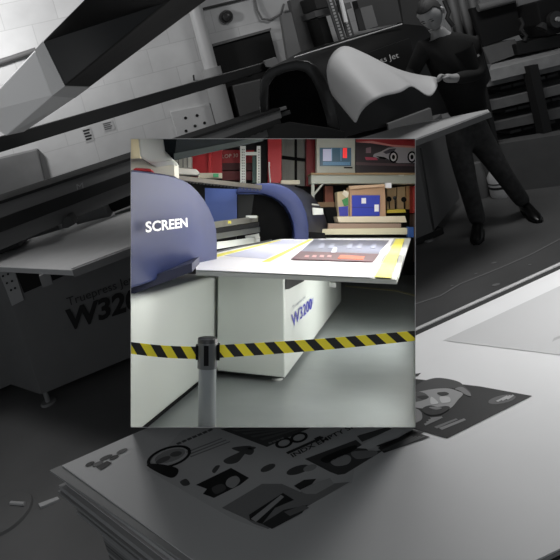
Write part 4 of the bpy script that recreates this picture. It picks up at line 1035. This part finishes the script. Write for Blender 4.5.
# under the shelf
ibox(R4(316, 184, 430, 236), 16.3, .1, 'dark_backboard', im('back_brown', 40, 34, 30, .8), None, 0, 'dark brown board at the back below the steel shelf', 'board')
ibox([(325, 186), (333, 186), (334, 205), (325, 204)], 15.4, .3, 'tan_carton', im('tan_red', 150, 90, 72, .7), None, .01, 'reddish tan carton behind the left end of the steel shelf', 'box')
ibox(R4(318, 202, 336, 207), 15.3, .4, 'tan_board', im('tan', 150, 122, 92, .7), None, 0, 'flat tan board under the reddish carton', 'board')
ibox([(324, 208), (336, 207), (339, 224), (328, 224)], 14.9, .3, 'black_bin', bblk, None, .01, 'black bin left of the small green and blue box', 'bin')
sb = thing('small_carton', idp(343, 216, 14.7), 'small beige carton with green and blue print left of the blue-fronted box', 'box')
s1_ = ibox([(337, 192), (349, 190.5), (349, 216.2), (338.5, 216.2)], 14.7, .4, 'carton', im('beige', 200, 184, 150, .7), sb, .01)
ibox([(338.5, 207), (348, 206), (348.2, 216), (339.5, 216)], 14.68, .01, 'blue_print', im('print_blue', 56, 60, 170, .5), s1_)
ibox([(342, 200), (348, 197), (348.2, 205), (344, 206)], 14.67, .01, 'green_print', im('print_green', 60, 140, 80, .5), s1_)
ibox([(344, 190), (349, 193), (347, 198), (342, 194)], 14.66, .01, 'pale_flap', im('flap', 222, 214, 196, .6), s1_)
cb = thing('cardboard_box', idp(366, 217, 14.6), 'open brown cardboard box with a bright blue front on the white tray', 'box')
c_ = ibox([(349.5, 187), (385, 185), (386, 216.2), (350, 216.2)], 14.6, .5, 'carton', im('cardboard', 186, 152, 122, .8), cb, .01)
ibox([(349, 186), (384, 184), (385.5, 186.5), (350, 189)], 14.5, .1, 'flap', im('cardboard_light', 206, 176, 146, .8), cb)
bf = ibox([(352, 195.3), (380, 195.3), (379.5, 216), (352, 216)], 14.57, .01, 'blue_front', im('box_blue', 44, 62, 178, .5), cb)
ibox(R4(361.5, 198, 366, 203.5), 14.55, .01, 'white_label', palew, bf); ibox(R4(374.5, 204.5, 378.8, 211.5), 14.55, .01, 'white_label', palew, bf)
ibox(R4(352, 207, 374, 208), 14.56, .01, 'crease', im('box_blue_dark', 34, 44, 140, .5), bf)
ibox(R4(385.5, 182.8, 391.5, 188), 14.5, .1, 'paper_tag', palew, None, 0, 'small white paper tag hanging under the steel shelf', 'tag')
tr = thing('white_tray', idp(370, 223, 14.3), 'long cream tray under the cardboard boxes', 'tray')
ibox([(337, 216.5), (405, 216), (406, 219), (407, 222.5), (338.5, 222.5)], 14.3, .6, 'tray_body', im('tray', 222, 212, 188, .5), tr, .01)
bn = thing('cream_bench', idp(365, 236, 14), 'low cream-topped bench behind the printer bed', 'bench')
ibox(R4(328, 223.5, 401, 229), 14.1, .6, 'rail', im('bench_brown', 150, 128, 112, .6), bn)
ibox([(320, 229), (413, 228), (413, 234.5), (320, 234.8)], 13.9, .8, 'bench_top', im('bench_cream', 206, 200, 172, .5), bn, .01)
ibox(R4(318, 234.6, 413, 262), 14.3, .6, 'bench_base', im('bench_base', 40, 38, 36, .6), bn)
ibox(R4(408.5, 227, 414, 237.5), 13.8, .2, 'blue_crate', im('crate_blue', 30, 70, 130, .5), None, .01, 'small blue crate at the right end of the cream bench', 'crate')
for k, (x0, x1, c, lab) in enumerate(((387, 396, (208, 180, 138), 'left'), (397, 405, (196, 170, 130), 'middle'), (406, 413, (182, 146, 100), 'right'))):
    ibox([(x0, 188 - k), (x1, 187.5 - k), (x1, 209), (x0, 209)], 15.2, .4, 'beige_carton', im('carton%d' % k, *c, .7), None, .01, 'beige carton on the right under the steel shelf, %s of three' % lab, 'box', 'beige cartons under the shelf')
for k, (x, y) in enumerate(((389, 199), (395, 198), (404, 199.5))):
    c0 = idp(x, y, 14.9); t = thing('hand_tool', c0, 'dark hand tool with round head standing before the beige cartons, %s' % ('left one', 'middle one', 'right one')[k], 'tool', 'dark tools before the cartons')
    MB().tube([c0, c0 + iv(0, .03, 0)], .07 * S if k != 1 else .05 * S, 14).build('head', dgr if k == 1 else bblk, t, cut=True)
    MB().tube([c0, idp(x + .5, 209, 14.9)], .018 * S, 8).build('handle', bblk, t, cut=True)
ibox([(387, 210), (405, 209), (406, 212.5), (387, 213)], 14.7, .2, 'yellow_strip', im('strip_yellow', 196, 176, 60, .6), None, 0, 'yellow strip lying below the dark tools', 'strip')
ibox(R4(413, 186, 430, 213), 14.9, .3, 'red_carton', im('carton_red', 150, 40, 34, .6), None, 0, 'red carton at the right edge under the steel shelf', 'box')
ibox(R4(413, 214, 430, 262), 15.4, .3, 'tan_cabinet', im('cab_tan', 122, 96, 84, .7), None, 0, 'dull brown cabinet behind the right end of the printer bed', 'cabinet')

# ---- barrier post and striped belts
YP = 3.85
pc = idp(207.6, 352, YP); pbz = inv(pc)
base_p = ip(pbz.x, YP, 0)
bp_ = thing('barrier_post', base_p, 'grey retractable-belt barrier post with yellow and black striped tape', 'barrier')
up = lambda z: ip(pbz.x, YP, z)
ztop = inv(idp(207, 340, YP)).z
MB().tube([up(0.0), up(ztop - .15)], .061 * S * .95, 28).build('post', im('post_grey', 130, 136, 138, .35, metal=.2), bp_, cut=True, smooth=True)
hd = MB().tube([up(ztop - .17), up(ztop - .02), up(ztop - .005), up(ztop)], [.066 * S, .066 * S, .062 * S, .05 * S], 28).build('head', im('post_head', 74, 78, 80, .4), bp_, cut=True, smooth=True)
sub(MB().tube([up(ztop - .012), up(ztop + .012), up(ztop + .016)], [.067 * S, .064 * S, .05 * S], 28), 'cap', im('post_cap', 34, 36, 38, .35), hd, cut=True, smooth=True)
for x0, x1, y0, y1 in ((203.8, 208.6, 346, 366), ):
    ibox(R4(x0, y0, x1, y1), YP - .075, .03, 'belt_slot', bblk, hd)
ibox(R4(195.6, 346, 199.8, 360), YP - .03, .06, 'belt_clip', bblk, hd); ibox(R4(214.8, 345, 219.6, 360.5), YP - .03, .06, 'belt_clip', bblk, hd)
def belt(tops, bots, y0, y1, name, ph):
    m = bpy.data.materials.new('belt_stripes'); m.use_nodes = True; nt = m.node_tree; b = nt.nodes['Principled BSDF']; b.inputs['Roughness'].default_value = .6
    uv = nt.nodes.new('ShaderNodeUVMap'); sx = nt.nodes.new('ShaderNodeSeparateXYZ'); nt.links.new(uv.outputs[0], sx.inputs[0])
    ad = nt.nodes.new('ShaderNodeMath'); ad.operation = 'FRACT'; nt.links.new(sx.outputs[0], ad.inputs[0])
    gt = nt.nodes.new('ShaderNodeMath'); gt.operation = 'LESS_THAN'; gt.inputs[1].default_value = .5; nt.links.new(ad.outputs[0], gt.inputs[0])
    mx = nt.nodes.new('ShaderNodeMix'); mx.data_type = 'RGBA'; mx.inputs[6].default_value = rgb(16, 16, 18); mx.inputs[7].default_value = rgb(250, 234, 50)
    nt.links.new(gt.outputs[0], mx.inputs[0]); nt.links.new(mx.outputs[2], b.inputs['Base Color'])
    n = 24; A3 = []; B3 = []
    for k in range(n + 1):
        u = k / n; d = y0 + (y1 - y0) * u; sag = math.sin(math.pi * u) * 1.2
        A3.append(idp(tops[0][0] + (tops[1][0] - tops[0][0]) * u, tops[0][1] + (tops[1][1] - tops[0][1]) * u + sag, d))
        B3.append(idp(bots[0][0] + (bots[1][0] - bots[0][0]) * u, bots[0][1] + (bots[1][1] - bots[0][1]) * u + sag, d))
    th = iv(0, .006, 0)
    mb = MB(); mb.loft([A3, B3], closed=False); mb.loft([[p + th for p in A3], [p + th for p in B3]], closed=False)
    mb.loft([A3, [p + th for p in A3]], closed=False); mb.loft([B3, [p + th for p in B3]], closed=False)
    ob = mb.build(name, m, bp_, origin=base_p, cut=False)
    # cut by hand keeps the stripes' own coordinates
    uvl = ob.data.uv_layers.new(name='UVMap')
    sax = (A3[-1] - A3[0]).normalized(); L = V(base_p)
    for p in ob.data.polygons:
        for li in p.loop_indices:
            c = ob.data.vertices[ob.data.loops[li].vertex_index].co + L
            s = (c - A3[0]).dot(sax) / ((A3[-1] - A3[0]).length) * abs(tops[1][0] - tops[0][0])
            k = min(n, max(0, int(round((c - A3[0]).dot(sax) / (A3[-1] - A3[0]).length * n))))
            v = 0 if (c - A3[k]).length < (c - B3[k]).length else 1
            uvl.data[li].uv = ((s - 9 * v + ph) / 20.3, v)
belt([(131.1, 342.2), (197, 346.8)], [(131.1, 353.8), (197, 359)], 3.72, 3.85, 'striped_belt', 11.5)
belt([(218, 345.2), (414.9, 330.8)], [(218, 358), (414.9, 340.8)], 3.85, 3.72, 'striped_belt', 3.5)

#%%LIGHTS
def area(name, loc, target, size, power, size_y=None, color=(1, 1, 1), spread=None):
    l = bpy.data.lights.new(name, 'AREA'); l.energy = power; l.size = size; l.color = color
    if size_y: l.shape = 'RECTANGLE'; l.size_y = size_y
    if spread: l.spread = spread
    ob = bpy.data.objects.new(name, l); COL.objects.link(ob); ob.location = loc
    ob.rotation_euler = (V(target) - V(loc)).to_track_quat('-Z', 'Y').to_euler()
    return ob
def spot(name, loc, target, power, ang, blend=.8, r=.1):
    l = bpy.data.lights.new(name, 'SPOT'); l.energy = power; l.spot_size = math.radians(ang); l.spot_blend = blend; l.shadow_soft_size = r
    ob = bpy.data.objects.new(name, l); COL.objects.link(ob); ob.location = loc
    ob.rotation_euler = (V(target) - V(loc)).to_track_quat('-Z', 'Y').to_euler(); return ob
w = bpy.data.worlds.new('world'); SC.world = w; w.use_nodes = True
w.node_tree.nodes['Background'].inputs[0].default_value = (.9, .95, 1, 1); w.node_tree.nodes['Background'].inputs[1].default_value = .22
spot('wall_lamp', (-2.0, 3.4, 2.6), wp(15, 25), 105, 120, 1.0, .15)
area('pile_lamp', sp(690, 290) + Z * .6, sp(600, 330), .5, 5.6, .4)
area('pile_fill', (-1.3, -.3, 2.5), (-.2, 1.2, .7), 0.8, 2)  # added fill behind the camera, brightens the pile's left side
area('shop_fill', (1.6, 3.6, 2.75), (1.6, 3.8, 0), 1.2, 18, .3)  # added overhead fill at the right, no visible fitting
area('bed_fill', (-.8, 2.75, 2.6), (-.8, 2.75, 0), .9, 7, .3, spread=math.radians(110))  # added downward fill, lifts the left part of the grey bed
spot('arm_fill', (-2.4, 1.4, 1.3), dp(25, 90, 2.8), 22, 34, .6, .1)  # added spot that only brightens the overhead arm's grey end
spot('bay_front_fill', CAM + U_ * .12 - C_ * .1, CAM + ray(273, 283), 3.2, 30, .35, .05)  # added camera-side fill for front faces inside the bay

# added fill lights hugging the case's top, edge-on and so unseen
def top_fill_light(x, y, wx, wy, power, dz=-.03):
    zt_ = EYE + (PY * 0 + 83 / FOC) * y
    p = idp(x, CY0 + .6, y) 
    l = bpy.data.lights.new('bay_top_fill', 'AREA'); l.shape = 'RECTANGLE'; l.size = wx * S; l.size_y = wy * S; l.energy = power; l.color = (1, .98, .94)
    ob = bpy.data.objects.new('bay_top_fill', l); COL.objects.link(ob); ob.location = p
    zdir = SEC[2].normalized()          # local +Z (light shines along -Z): outward
    ydir = (ray(x, CY0)).normalized(); xdir = ydir.cross(zdir).normalized(); ydir = zdir.cross(xdir)
    ob.rotation_euler = Matrix((xdir, ydir, zdir)).transposed().to_euler()
top_fill_light(350, 4.8, .9, .5, .3)
top_fill_light(345, 8.4, 1.8, .8, 1.2)
top_fill_light(300, 12.0, 3.4, .8, 2.4)
def side_light(px, py, y, n, wy, wz, power):  # added fills along the case's side, edge-on to stay unseen
    l = bpy.data.lights.new('bay_side_fill', 'AREA'); l.shape = 'RECTANGLE'; l.size = wy * S; l.size_y = wz * S; l.energy = power; l.color = (1, .98, .95)
    ob = bpy.data.objects.new('bay_side_fill', l); COL.objects.link(ob); ob.location = idp(px, py, y)
    zdir = V(n).normalized(); xdir = ray(px, py).normalized(); ydir = zdir.cross(xdir).normalized(); xdir = ydir.cross(zdir)
    ob.rotation_euler = Matrix((xdir, ydir, zdir)).transposed().to_euler()
side_light(CX1 - .5, 200, 4.6, SEC[1], 1.2, .8, .6)
side_light(CX1 - .5, 330, 4.6, SEC[1], 1.0, .6, .35)
side_light(CX1 - .5, 295, 7.0, SEC[1], 1.6, .5, .6)
side_light(CX1 - .5, 190, 7.5, SEC[1], 1.5, 1.0, 1.6)

vs = SC.view_settings
SC.display_settings.display_device = 'sRGB'
vs.view_transform = 'Standard'; vs.look = 'None'; vs.exposure = 0; vs.gamma = 1; vs.use_curve_mapping = False
